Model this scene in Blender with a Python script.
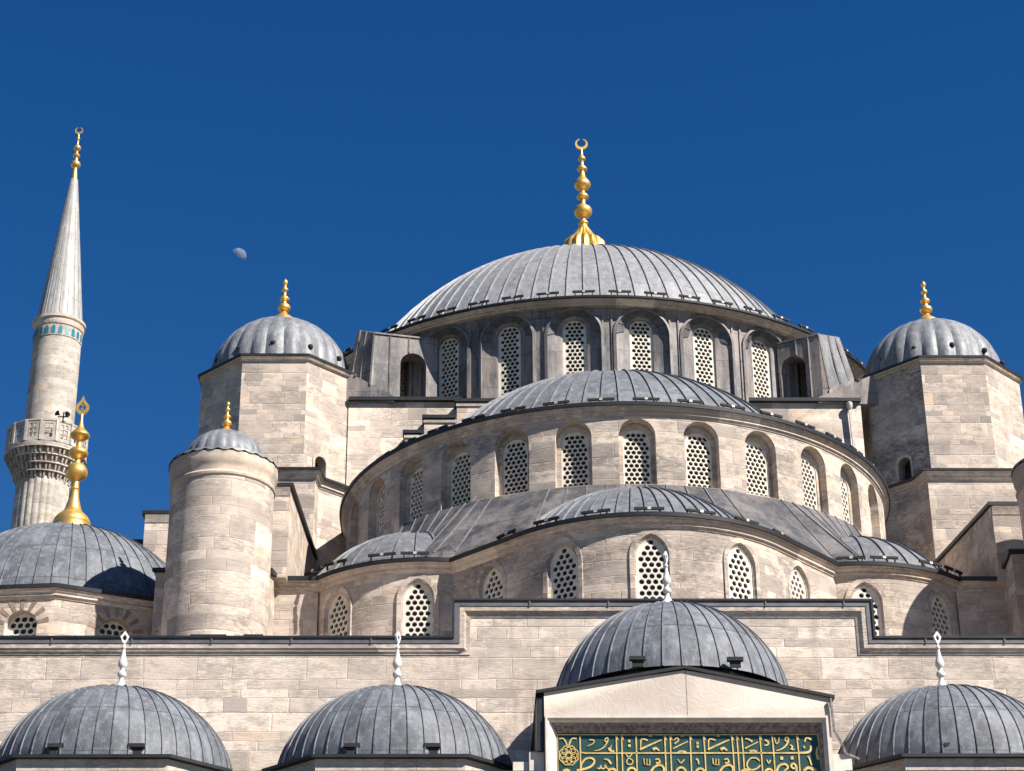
import bpy, bmesh, math, random
from mathutils import Vector, Matrix
PI = math.pi
rad = math.radians
rng = random.Random(7)
for o in list(bpy.data.objects):
    bpy.data.objects.remove(o)
SC = bpy.context.scene
COL = SC.collection

# ------------------------------------------------------------------ camera
# world: the axis of the mosque is x = 0, the facade looks towards -y
F, TH, PSI, ROLL = 2074.76, rad(26.2), rad(1.164), rad(-0.376)
cam_d = bpy.data.cameras.new('camera')
cam = bpy.data.objects.new('camera', cam_d)
COL.objects.link(cam)
SC.camera = cam
cam_d.sensor_width = 36.0
cam_d.lens = F * 36.0 / 1024.0
cam_d.clip_start = 0.5
cam_d.clip_end = 20000
_h = Vector((math.sin(PSI), math.cos(PSI), 0))
_R = Vector((math.cos(PSI), -math.sin(PSI), 0))
_F = _h * math.cos(TH) + Vector((0, 0, math.sin(TH)))
_U = -_h * math.sin(TH) + Vector((0, 0, math.cos(TH)))
_r = _R * math.cos(ROLL) + _U * math.sin(ROLL)
_u = -_R * math.sin(ROLL) + _U * math.cos(ROLL)
cam.matrix_world = Matrix(((_r.x, _u.x, -_F.x, -4.911), (_r.y, _u.y, -_F.y, 0.0),
                           (_r.z, _u.z, -_F.z, 1.7), (0, 0, 0, 1)))

# ------------------------------------------------------------------ light
SUN_AZ, SUN_EL = 52.0, 43.0          # azimuth from the facade normal to the right, elevation
world = bpy.data.worlds.new('World')
SC.world = world
world.use_nodes = True
wn = world.node_tree.nodes
wl = world.node_tree.links
wn.clear()
sky = wn.new('ShaderNodeTexSky')
sky.sky_type = 'NISHITA'
sky.sun_disc = False
sky.sun_elevation = rad(SUN_EL)
sky.sun_rotation = rad(180 - SUN_AZ)
sky.altitude = 600
sky.air_density = 1.0
sky.dust_density = 0.0
sky.ozone_density = 2.5
hsv = wn.new('ShaderNodeHueSaturation')
hsv.inputs['Saturation'].default_value = 1.38
hsv.inputs['Value'].default_value = 0.92
hsv.inputs['Hue'].default_value = 0.509
bg = wn.new('ShaderNodeBackground')
bg.inputs['Strength'].default_value = 0.054
wo = wn.new('ShaderNodeOutputWorld')
wl.new(sky.outputs[0], hsv.inputs['Color'])
wl.new(hsv.outputs[0], bg.inputs['Color'])
wl.new(bg.outputs[0], wo.inputs[0])
sun_d = bpy.data.lights.new('sun', 'SUN')
sun_d.energy = 5.0
sun_d.angle = rad(0.5)
sun_d.color = (1.0, 0.93, 0.84)
sun = bpy.data.objects.new('sun', sun_d)
COL.objects.link(sun)
sdir = Vector((math.sin(rad(SUN_AZ)) * math.cos(rad(SUN_EL)), -math.cos(rad(SUN_AZ)) * math.cos(rad(SUN_EL)), math.sin(rad(SUN_EL))))
sun.rotation_euler = (-sdir).to_track_quat('-Z', 'Y').to_euler()
sun.location = (60, -40, 90)
SC.view_settings.view_transform = 'Standard'
SC.view_settings.look = 'None'
SC.view_settings.gamma = 1.0
SC.view_settings.use_curve_mapping = False
SC.view_settings.exposure = 1.0

# ------------------------------------------------------------------ materials
class NT:
    def __init__(s, name):
        s.m = bpy.data.materials.new(name)
        s.m.use_nodes = True
        s.t = s.m.node_tree
        s.t.nodes.clear()
        s.out = s.t.nodes.new('ShaderNodeOutputMaterial')
        s.b = s.t.nodes.new('ShaderNodeBsdfPrincipled')
        s.t.links.new(s.b.outputs[0], s.out.inputs[0])
    def n(s, typ, **kw):
        x = s.t.nodes.new(typ)
        for k, v in kw.items():
            setattr(x, k, v)
        return x
    def l(s, a, b):
        s.t.links.new(a, b)
    def math(s, op, a, b=None, c=None, clamp=False):
        x = s.n('ShaderNodeMath', operation=op)
        x.use_clamp = clamp
        for i, v in enumerate((a, b, c)):
            if v is None: continue
            if isinstance(v, (int, float)): x.inputs[i].default_value = v
            else: s.l(v, x.inputs[i])
        return x.outputs[0]
    def ramp(s, fac, stops, interp='LINEAR'):
        x = s.n('ShaderNodeValToRGB')
        x.color_ramp.interpolation = interp
        e = x.color_ramp.elements
        while len(e) > 1: e.remove(e[-1])
        e[0].position = stops[0][0]
        for i, (p, c) in enumerate(stops):
            if i: k = e.new(p)
            else: k = e[0]
            k.color = (*c, 1) if len(c) == 3 else c
        s.l(fac, x.inputs[0])
        return x.outputs[0]
    def mix(s, fac, a, b, mode='MIX'):
        x = s.n('ShaderNodeMix', data_type='RGBA', blend_type=mode)
        for i, v in ((0, fac), (6, a), (7, b)):
            if isinstance(v, (int, float)): x.inputs[i].default_value = v
            elif isinstance(v, tuple): x.inputs[i].default_value = (*v, 1)
            else: s.l(v, x.inputs[i])
        return x.outputs[2]
    def noise(s, vec, scale, detail=4, rough=0.55, stretch=(1, 1, 1), off=(0, 0, 0)):
        mp = s.n('ShaderNodeMapping')
        mp.inputs['Scale'].default_value = stretch
        mp.inputs['Location'].default_value = off
        s.l(vec, mp.inputs[0])
        x = s.n('ShaderNodeTexNoise')
        x.inputs['Scale'].default_value = scale
        x.inputs['Detail'].default_value = detail
        x.inputs['Roughness'].default_value = rough
        s.l(mp.outputs[0], x.inputs['Vector'])
        return x.outputs['Fac']

def stone(name, rowh=0.30, bw=0.78, lightc=(.68, .575, .485), midc=(.56, .468, .392), greyc=(.345, .30, .268),
          dirt=0.5, streak=1.0, tan=(.60, .46, .34), bump=0.5, dirt_lo=.60, seed=0.0, washes=0.5, grade=None):
    k = NT(name)
    uvn = k.n('ShaderNodeUVMap')
    uvn.uv_map = 'UV'
    sep = k.n('ShaderNodeSeparateXYZ')
    k.l(uvn.outputs[0], sep.inputs[0])
    u, v = sep.outputs[0], sep.outputs[1]
    obj = k.n('ShaderNodeTexCoord').outputs['Object']
    wz = k.n('ShaderNodeTexNoise'); wz.inputs['Scale'].default_value = 1.4; wz.inputs['Detail'].default_value = 3
    k.l(uvn.outputs[0], wz.inputs['Vector'])
    wsep = k.n('ShaderNodeSeparateColor'); k.l(wz.outputs['Color'], wsep.inputs[0])
    u = k.math('ADD', u, k.math('MULTIPLY_ADD', wsep.outputs[0], .10, -.05))
    v = k.math('ADD', v, k.math('MULTIPLY_ADD', wsep.outputs[1], .07, -.035))
    vr = k.math('DIVIDE', v, rowh)
    # a few courses are taller: warp the row coordinate a little
    vr = k.math('ADD', vr, k.math('MULTIPLY', k.math('SINE', k.math('MULTIPLY', vr, 1.7)), 0.34))
    row = k.math('FLOOR', vr)
    w1 = k.n('ShaderNodeTexWhiteNoise', noise_dimensions='1D')
    k.l(k.math('ADD', row, 3.7 + seed), w1.inputs['W'])
    scale = k.math('MULTIPLY_ADD', w1.outputs['Value'], 0.9, 0.65)
    ur = k.math('ADD', k.math('DIVIDE', k.math('DIVIDE', u, bw), scale), k.math('MULTIPLY', w1.outputs['Value'], 17.3))
    ur = k.math('ADD', ur, k.math('MULTIPLY', k.math('SINE', k.math('MULTIPLY', ur, 2.3)), 0.24))
    cell = k.math('FLOOR', ur)
    cb = k.n('ShaderNodeCombineXYZ')
    k.l(cell, cb.inputs[0]); k.l(row, cb.inputs[1]); cb.inputs[2].default_value = seed
    w2 = k.n('ShaderNodeTexWhiteNoise', noise_dimensions='3D')
    k.l(cb.outputs[0], w2.inputs['Vector'])
    w3 = k.n('ShaderNodeTexWhiteNoise', noise_dimensions='3D')
    cb2 = k.n('ShaderNodeCombineXYZ')
    k.l(cell, cb2.inputs[0]); k.l(row, cb2.inputs[1]); cb2.inputs[2].default_value = seed + 5.5
    k.l(cb2.outputs[0], w3.inputs['Vector'])
    fr = k.math('FRACT', ur); fv = k.math('FRACT', vr)
    du = k.math('MULTIPLY', k.math('MINIMUM', fr, k.math('SUBTRACT', 1.0, fr)), bw)
    dv = k.math('MULTIPLY', k.math('MINIMUM', fv, k.math('SUBTRACT', 1.0, fv)), rowh)
    dj = k.math('MINIMUM', du, dv)
    joint = k.math('SUBTRACT', 1.0, k.math('DIVIDE', dj, 0.016, clamp=True), clamp=True)
    base = k.ramp(w2.outputs['Value'], [(0.0, tuple(c * .8 for c in greyc)), (.08, greyc), (.22, tuple((a + b) / 2 for a, b in zip(greyc, midc))), (.4, midc), (.62, midc), (.72, lightc), (.90, lightc), (.94, tan), (1.0, tan)])
    # soften the block to block change
    base = k.mix(0.14, base, midc)
    fine = k.noise(obj, 2.6, 9, .76, (1.0, 1.0, 1.7), (seed, 0, 0))
    base = k.mix(k.math('MULTIPLY', streak, k.ramp(fine, [(.36, (1, 1, 1)), (.5, (.15, .15, .15)), (.6, (0, 0, 0))])), base, tuple(c * .62 for c in midc), 'MIX')
    # horizontal bedding streaks of the weathered limestone, different in each block
    vadd = k.n('ShaderNodeVectorMath', operation='ADD')
    k.l(obj, vadd.inputs[0]); k.l(k.mix(1.0, (0, 0, 0), w3.outputs['Color']), vadd.inputs[1])
    bed = k.noise(vadd.outputs[0], 5.2, 8, .78, (.9, .9, 4.8), (0, seed, 0))
    sel = k.math('GREATER_THAN', w3.outputs['Value'], 0.66)
    base = k.mix(k.math('MULTIPLY', k.math('MULTIPLY', sel, 0.8 * streak), k.ramp(bed, [(.42, (0, 0, 0)), (.58, (1, 1, 1))])), base, tuple(c * .70 for c in greyc))
    mid = k.noise(obj, 1.1, 7, .7, (1, 1, 1.9), (seed, 3, 2))
    base = k.mix(k.math('MULTIPLY', streak * .55, k.ramp(mid, [(.50, (0, 0, 0)), (.62, (1, 1, 1))])), base, tuple(c * .82 for c in greyc))
    # broad patches, dark soot in places
    big = k.noise(obj, 0.32, 6, .62, (1, 1, 1.4), (seed * 3, 1, 0))
    d1 = k.ramp(big, [(dirt_lo - .08, (0, 0, 0)), (dirt_lo + .12, (1, 1, 1))])
    grain = k.noise(obj, 5.0, 5, .7, (1, 1, 2.5))
    d1 = k.math('MULTIPLY', d1, k.ramp(grain, [(.38, (.1, .1, .1)), (.6, (1, 1, 1))]))
    base = k.mix(k.math('MULTIPLY', d1, dirt), base, (.115, .105, .10))
    if washes:
        ws = k.noise(obj, 0.9, 5, .6, (1.4, 1.4, .16), (2, seed, 0))
        base = k.mix(k.math('MULTIPLY', washes, k.ramp(ws, [(.56, (0, 0, 0)), (.72, (1, 1, 1))])), base, (.30, .25, .20))
    if grade:
        z0, z1, amt = grade      # rain soot under a coping: darker from z0 up to z1
        so = k.n('ShaderNodeSeparateXYZ'); k.l(obj, so.inputs[0])
        g = k.math('DIVIDE', k.math('SUBTRACT', so.outputs[2], z0), z1 - z0, clamp=True)
    pale = k.ramp(k.noise(obj, .5, 3, .5, (1, 1, 2), (9, 4, seed)), [(.5, (0, 0, 0)), (.7, (1, 1, 1))])
    base = k.mix(k.math('MULTIPLY', pale, .35), base, lightc)
    jn = k.ramp(k.noise(obj, 1.7, 3, .6, (1, 1, 1), (5, 5, seed)), [(.44, (.02, .02, .02)), (.66, (.34, .34, .34))])
    base = k.mix(k.math('MULTIPLY', joint, jn), base, (.24, .205, .165))
    k.l(base, k.b.inputs['Base Color'])
    k.b.inputs['Roughness'].default_value = .88
    k.b.inputs['Specular IOR Level'].default_value = .25
    bp = k.n('ShaderNodeBump'); bp.inputs['Strength'].default_value = bump; bp.inputs['Distance'].default_value = .035
    hgt = k.math('ADD', k.math('MULTIPLY', joint, -0.55), k.math('ADD', k.math('MULTIPLY', bed, 1.0), k.math('MULTIPLY', w3.outputs['Value'], .35)))
    k.l(hgt, bp.inputs['Height']); k.l(bp.outputs[0], k.b.inputs['Normal'])
    return k.m

def lead(name, a=(.16, .168, .185), b=(.27, .28, .295), rowh=1.5, rough=.46, metal=.25, spot=.35, warm=None, lap=.7, stag=.12):
    k = NT(name)
    uvn = k.n('ShaderNodeUVMap'); uvn.uv_map = 'UV'
    sep = k.n('ShaderNodeSeparateXYZ'); k.l(uvn.outputs[0], sep.inputs[0])
    u, v = sep.outputs[0], sep.outputs[1]
    obj = k.n('ShaderNodeTexCoord').outputs['Object']
    cell = k.math('FLOOR', u)
    w1 = k.n('ShaderNodeTexWhiteNoise', noise_dimensions='1D'); k.l(cell, w1.inputs['W'])
    vr = k.math('ADD', k.math('DIVIDE', v, rowh), k.math('MULTIPLY', k.math('FLOOR', k.math('MULTIPLY', w1.outputs['Value'], 2.99)), stag))
    row = k.math('FLOOR', vr)
    cb = k.n('ShaderNodeCombineXYZ'); k.l(cell, cb.inputs[0]); k.l(row, cb.inputs[1])
    w2 = k.n('ShaderNodeTexWhiteNoise', noise_dimensions='3D'); k.l(cb.outputs[0], w2.inputs['Vector'])
    base = k.mix(k.ramp(w2.outputs['Value'], [(0, (.1, .1, .1)), (1, (.9, .9, .9))]), a, b)
    n1 = k.noise(obj, 1.1, 6, .66, (1, 1, 1))
    base = k.mix(k.math('MULTIPLY', k.ramp(n1, [(.42, (0, 0, 0)), (.62, (1, 1, 1))]), spot), base, tuple(c * .62 for c in a))
    n2 = k.noise(obj, 6.0, 5, .75, (1, 1, 1))
    base = k.mix(k.math('MULTIPLY', k.ramp(n2, [(.5, (0, 0, 0)), (.66, (1, 1, 1))]), spot * .9), base, tuple(min(1, c * 1.35) for c in b))
    if warm:
        n3 = k.noise(obj, .8, 4, .6, (1.6, 1.6, .35), (4, 4, 0))
        base = k.mix(k.math('MULTIPLY', k.ramp(n3, [(.42, (0, 0, 0)), (.62, (1, 1, 1))]), .75), base, warm)
    st_ = k.noise(obj, 2.2, 6, .7, (2.2, 2.2, .45), (7, 1, 3))
    base = k.mix(k.math('MULTIPLY', k.ramp(st_, [(.52, (0, 0, 0)), (.66, (1, 1, 1))]), .5), base, tuple(min(1, c * 1.5) for c in b))
    base = k.mix(k.math('MULTIPLY', k.ramp(st_, [(.34, (1, 1, 1)), (.46, (0, 0, 0))]), .5), base, tuple(c * .5 for c in a))
    fv = k.math('FRACT', vr)
    lapm = k.math('MULTIPLY', k.math('SUBTRACT', 1.0, k.math('DIVIDE', k.math('MULTIPLY', fv, rowh), .05, clamp=True), clamp=True), lap)
    base = k.mix(lapm, base, tuple(c * .35 for c in a))
    k.l(base, k.b.inputs['Base Color'])
    k.b.inputs['Roughness'].default_value = rough
    k.l(k.math('MULTIPLY_ADD', n1, .35, rough - .16), k.b.inputs['Roughness'])
    k.b.inputs['Metallic'].default_value = metal
    bp = k.n('ShaderNodeBump'); bp.inputs['Strength'].default_value = .5; bp.inputs['Distance'].default_value = .04
    k.l(k.math('ADD', k.math('MULTIPLY', lapm, .6), k.math('ADD', k.math('MULTIPLY', n1, 1.2), k.math('MULTIPLY', n2, .25))), bp.inputs['Height'])
    k.l(bp.outputs[0], k.b.inputs['Normal'])
    return k.m

def plain(name, col, rough=.6, metal=0.0, var=.25, nscale=3.0, bump=.15):
    k = NT(name)
    obj = k.n('ShaderNodeTexCoord').outputs['Object']
    n = k.noise(obj, nscale, 5, .65)
    k.l(k.mix(k.ramp(n, [(.35, (0, 0, 0)), (.65, (1, 1, 1))]), tuple(c * (1 - var) for c in col), tuple(min(1, c * (1 + var)) for c in col)), k.b.inputs['Base Color'])
    k.b.inputs['Roughness'].default_value = rough
    k.b.inputs['Metallic'].default_value = metal
    bp = k.n('ShaderNodeBump'); bp.inputs['Strength'].default_value = bump; bp.inputs['Distance'].default_value = .02
    k.l(n, bp.inputs['Height']); k.l(bp.outputs[0], k.b.inputs['Normal'])
    return k.m

M = {}
M['stone'] = stone('limestone_blocks')
M['stone_tower'] = stone('limestone_tower', dirt=.55, seed=2.0, dirt_lo=.61)
M['stone_turret'] = stone('limestone_turret', rowh=.42, bw=.85, dirt=.75, seed=4.0, dirt_lo=.56)
M['stone_exedra'] = stone('limestone_weathered', dirt=.75, seed=6.0, dirt_lo=.535)
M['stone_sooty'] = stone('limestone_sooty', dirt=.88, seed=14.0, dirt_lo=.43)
M['stone_facade'] = stone('limestone_facade', rowh=.35, bw=.9, dirt=.45, seed=8.0, dirt_lo=.57, washes=.7, streak=1.0, lightc=(.74, .635, .535), midc=(.63, .53, .445), greyc=(.44, .385, .34))
M['stone_minaret'] = stone('limestone_minaret', rowh=.55, bw=1.1, dirt=.3, seed=11.0, lightc=(.56, .51, .44), midc=(.47, .43, .37), washes=.3)
M['moulding'] = stone('moulding_stone', rowh=5.0, bw=1.6, dirt=.5, seed=3.0, bump=.25, washes=.6)
M['marble'] = plain('pale_marble', (.56, .50, .445), .6, 0, .14, 2.5)
M['lattice'] = plain('lattice_plaster', (.62, .58, .50), .8, 0, .14, 2.5)
M['glass'] = plain('dark_window_glass', (.018, .020, .024), .25, 0, .4, 5)
M['lead'] = lead('lead_sheet', (.10, .107, .12), (.178, .186, .20), rough=.6, metal=.05, rowh=1.3)
M['lead_tower'] = lead('lead_tower_dome', (.13, .138, .15), (.225, .235, .25), rough=.55, metal=.1, spot=.5, lap=0)
M['lead_main'] = lead('lead_main_dome', (.185, .19, .20), (.26, .265, .275), rowh=1.9, rough=.56, spot=.25, metal=.1)
M['lead_portico'] = lead('lead_blue_grey', (.078, .086, .100), (.155, .168, .188), rowh=1.46, rough=.66, spot=.65, metal=.0, stag=.015, lap=.95)
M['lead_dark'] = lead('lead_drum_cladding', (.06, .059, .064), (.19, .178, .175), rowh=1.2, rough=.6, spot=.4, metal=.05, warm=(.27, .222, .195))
M['lead_arch_shade'] = lead('lead_arch_ring_shade', (.045, .045, .05), (.10, .095, .098), rowh=3, rough=.6, spot=.4, metal=0, lap=0)  # darker than the drum lead: shade of the splayed arch put into the colour
M['lead_edge'] = plain('lead_edge', (.017, .017, .020), .5, .2, .3, 3)
M['lead_skirt'] = lead('lead_skirt', (.028, .029, .034), (.082, .082, .090), rowh=1.4, rough=.62, metal=.0, spot=.5, warm=(.17, .155, .145))
M['lead_band'] = plain('lead_band', (.085, .085, .095), .6, .0, .35, 1.5)
M['gold'] = plain('gilt_copper', (.90, .53, .15), .40, .82, .15, 3)
M['white_marble'] = plain('white_marble', (.56, .545, .53), .55, 0, .08, 6)
M['black'] = plain('black_metal', (.012, .012, .014), .85, .0, .2, 5)
M['tile'] = plain('turquoise_tile', (.02, .17, .23), .35, 0, .2, 6)
M['panel_green'] = plain('green_panel', (.004, .042, .040), .45, 0, .28, 4)
M['letter_gold'] = plain('gilt_lettering', (.66, .47, .17), .42, .35, .25, 9)
M['brown_stone'] = plain('brown_voussoir', (.24, .165, .125), .85, 0, .2, 3)
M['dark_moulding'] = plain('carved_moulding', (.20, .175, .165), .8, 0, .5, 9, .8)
M['pipe'] = plain('pale_pipe', (.5, .47, .42), .5, .2, .15, 5)
M['paving'] = stone('courtyard_paving', rowh=.8, bw=1.2, lightc=(.26, .24, .22), midc=(.22, .20, .18), greyc=(.17, .16, .145), tan=(.24, .21, .18), dirt=.2, washes=0, seed=20.0)

# ------------------------------------------------------------------ mesh builder
class MB:
    def __init__(s):
        s.v = []; s.f = []; s.uv = []; s.mi = []
    def face(s, pts, uvs=None, mi=0):
        pts = [Vector(p) for p in pts]
        if uvs is None:
            n = Vector((0, 0, 0))
            for i in range(len(pts)):
                n += pts[i].cross(pts[(i + 1) % len(pts)])
            if n.length < 1e-12: return
            n.normalize()
            if abs(n.z) > .92:
                uvs = [(p.x, p.y) for p in pts]
            else:
                t = Vector((0, 0, 1)).cross(n); t.normalize()
                w = n.cross(t)
                uvs = [(p.dot(t), p.dot(w)) for p in pts]
        i0 = len(s.v)
        s.v += pts
        s.f.append(tuple(range(i0, i0 + len(pts))))
        s.uv += list(uvs)
        s.mi.append(mi)
    def box(s, x0, x1, y0, y1, z0, z1, mi=0):
        s.prism([(x0, y0), (x1, y0), (x1, y1), (x0, y1)], z0, z1, mi)
    def prism(s, poly, z0, z1, mi=0, top=True, bot=True):
        n = len(poly)
        f0 = z0 if callable(z0) else (lambda p: z0)
        f1 = z1 if callable(z1) else (lambda p: z1)
        for i in range(n):
            a, b = poly[i], poly[(i + 1) % n]
            s.face([(*a, f0(a)), (*b, f0(b)), (*b, f1(b)), (*a, f1(a))], None, mi)
        if top: s.face([(*p, f1(p)) for p in poly], None, mi)
        if bot: s.face([(*p, f0(p)) for p in reversed(poly)], None, mi)
    def bar(s, a, b, w, h, up=Vector((0, 0, 1)), mi=0):
        a = Vector(a); b = Vector(b); d = (b - a).normalized()
        up = Vector(up); sd = d.cross(up)
        if sd.length < 1e-6: sd = Vector((1, 0, 0))
        sd.normalize(); up2 = sd.cross(d)
        c = [(-w / 2, -h / 2), (w / 2, -h / 2), (w / 2, h / 2), (-w / 2, h / 2)]
        A = [a + sd * x + up2 * y for x, y in c]; B = [b + sd * x + up2 * y for x, y in c]
        for i in range(4):
            j = (i + 1) % 4
            s.face([A[i], A[j], B[j], B[i]], None, mi)
        s.face(A[::-1], None, mi); s.face(B, None, mi)
    def lathe(s, prof, n=32, cx=0, cy=0, flute=None, mi=0, a0=0.0, a1=2 * PI, uscale=None):
        L = [0]
        for i in range(1, len(prof)):
            L.append(L[-1] + math.dist(prof[i], prof[i - 1]))
        rm = max(p[0] for p in prof)
        us = uscale if uscale else rm
        def pt(i, k):
            a = a0 + (a1 - a0) * k / n
            r, z = prof[i]
            if flute: r = r * flute(a, i)
            return (cx + r * math.sin(a), cy - r * math.cos(a), z)
        for i in range(len(prof) - 1):
            for k in range(n):
                A0 = a0 + (a1 - a0) * k / n; A1 = a0 + (a1 - a0) * (k + 1) / n
                s.face([pt(i, k), pt(i, k + 1), pt(i + 1, k + 1), pt(i + 1, k)],
                       [(A0 * us, prof[i][1]), (A1 * us, prof[i][1]), (A1 * us, prof[i + 1][1] if prof[i + 1][1] != prof[i][1] else prof[i][1] + L[i + 1] - L[i]),
                        (A0 * us, prof[i + 1][1] if prof[i + 1][1] != prof[i][1] else prof[i][1] + L[i + 1] - L[i])], mi)
    def sweep(s, path, prof, mapf, closed=False, mi=0, uscale=1.0):
        n = len(path)
        nr = []
        for i in range(n):
            def seg(j):
                a = path[j % n]; b = path[(j + 1) % n]
                d = Vector((b[0] - a[0], b[1] - a[1])); d.normalize()
                return Vector((d.y, -d.x))
            if closed or 0 < i < n - 1:
                n1, n2 = seg(i - 1), seg(i)
                m = n1 + n2; m.normalize()
                nr.append(m / max(.35, m.dot(n1)))
            elif i == 0: nr.append(seg(0))
            else: nr.append(seg(n - 2))
        U = [0]
        for i in range(1, n + 1):
            U.append(U[-1] + math.dist(path[i % n], path[i - 1]))
        V = [0]
        for j in range(1, len(prof)): V.append(V[-1] + math.dist(prof[j], prof[j - 1]))
        def P(i, j):
            q = (path[i % n][0] + nr[i % n].x * prof[j][0], path[i % n][1] + nr[i % n].y * prof[j][0])
            return mapf(q, prof[j][1])
        for i in range(n if closed else n - 1):
            for j in range(len(prof) - 1):
                s.face([P(i, j), P(i + 1, j), P(i + 1, j + 1), P(i, j + 1)],
                       [(U[i] * uscale, V[j]), (U[i + 1] * uscale, V[j]), (U[i + 1] * uscale, V[j + 1]), (U[i] * uscale, V[j + 1])], mi)
        if not closed:
            for i in (0, n - 1):
                s.face([P(i, j) for j in range(len(prof))], None, mi)
    def build(s, name, mats, parent=None, split=False, **kw):
        if not split: return s.build1(name, mats, parent, **kw)
        # every separate piece becomes an object of its own
        key = {}; own = list(range(len(s.f)))
        def find(i):
            while own[i] != i:
                own[i] = own[own[i]]; i = own[i]
            return i
        for fi, f in enumerate(s.f):
            for vi in f:
                k = tuple(round(c, 3) for c in s.v[vi])
                if k in key: own[find(fi)] = find(key[k])
                else: key[k] = fi
        groups = {}
        for fi in range(len(s.f)): groups.setdefault(find(fi), []).append(fi)
        res = []
        for fs in groups.values():
            m = MB()
            for fi in fs:
                m.face([s.v[i] for i in s.f[fi]], [s.uv[i] for i in s.f[fi]], s.mi[fi])
            res.append(m.build1(name, mats, parent, **kw))
        return res[0]
    def build1(s, name, mats, parent=None, angle=38, loc=None, rz=None, smooth=True, root=None):
        if not isinstance(mats, (list, tuple)): mats = [mats]
        me = bpy.data.meshes.new(name)
        off = Vector((0, 0, 0))
        if root is not None: off = Vector(root['base'])
        me.from_pydata([tuple(p - off) for p in s.v], [], s.f)
        ul = me.uv_layers.new(name='UV')
        k = 0
        for p, mi in zip(me.polygons, s.mi):
            p.material_index = mi
            for li in p.loop_indices:
                ul.data[li].uv = s.uv[me.loops[li].vertex_index]
        for m in mats: me.materials.append(m)
        bm = bmesh.new(); bm.from_mesh(me)
        bmesh.ops.remove_doubles(bm, verts=bm.verts, dist=0.0008)
        bmesh.ops.dissolve_degenerate(bm, edges=bm.edges, dist=0.0004)
        bm.to_mesh(me); bm.free()
        if smooth:
            me.polygons.foreach_set('use_smooth', [True] * len(me.polygons))
            me.set_sharp_from_angle(angle=rad(angle))
        o = bpy.data.objects.new(name, me)
        COL.objects.link(o)
        if parent is not None: o.parent = parent
        if loc is not None: o.location = loc
        if rz is not None: o.rotation_euler = (0, 0, rz)
        return o

def tag(o, label=None, cat=None, group=None, kind=None):
    if label: o['label'] = label
    if cat: o['category'] = cat
    if group: o['group'] = group
    if kind: o['kind'] = kind
    return o
def thing(name, label, cat, loc=(0, 0, 0), rz=0, group=None):
    o = bpy.data.objects.new(name, None)
    COL.objects.link(o)
    o.empty_display_size = .5
    o.location = loc; o.rotation_euler = (0, 0, rz)
    return tag(o, label, cat, group)
def inst(src, parent, loc, rz=0.0, scale=1.0):
    o = src.copy(); COL.objects.link(o); o.parent = parent
    o.location = loc; o.rotation_euler = (0, 0, rz); o.scale = (scale,) * 3
    return o
ZUP = lambda q, b: (q[0], q[1], b)

# ---- arches
def arch_half(kind, hw):
    """list of (dx, dz) from (-hw,0) over the crown to (hw,0)"""
    pts = []
    if kind == 'round':
        N = 14
        for i in range(N + 1):
            a = PI - PI * i / N
            pts.append((hw * math.cos(a), hw * math.sin(a)))
    else:
        e = hw * .38; r = hw + e; h = math.acos(e / r); N = 7
        for i in range(N + 1):
            a = h * i / N
            pts.append((e - r * math.cos(a), r * math.sin(a)))
        for i in range(1, N + 1):
            a = h * (N - i) / N
            pts.append((-e + r * math.cos(a), r * math.sin(a)))
    return pts
def contour(kind, hw, zb, zs):
    return [(-hw, zb)] + [(x, zs + z) for x, z in arch_half(kind, hw)] + [(hw, zb)]
def halfwidth(kind, hw, zs, z):
    if z <= zs: return hw
    d = z - zs
    if kind == 'round':
        return math.sqrt(max(0, hw * hw - d * d))
    e = hw * .38; r = hw + e
    return max(0, math.sqrt(max(0, r * r - d * d)) - e)

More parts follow.
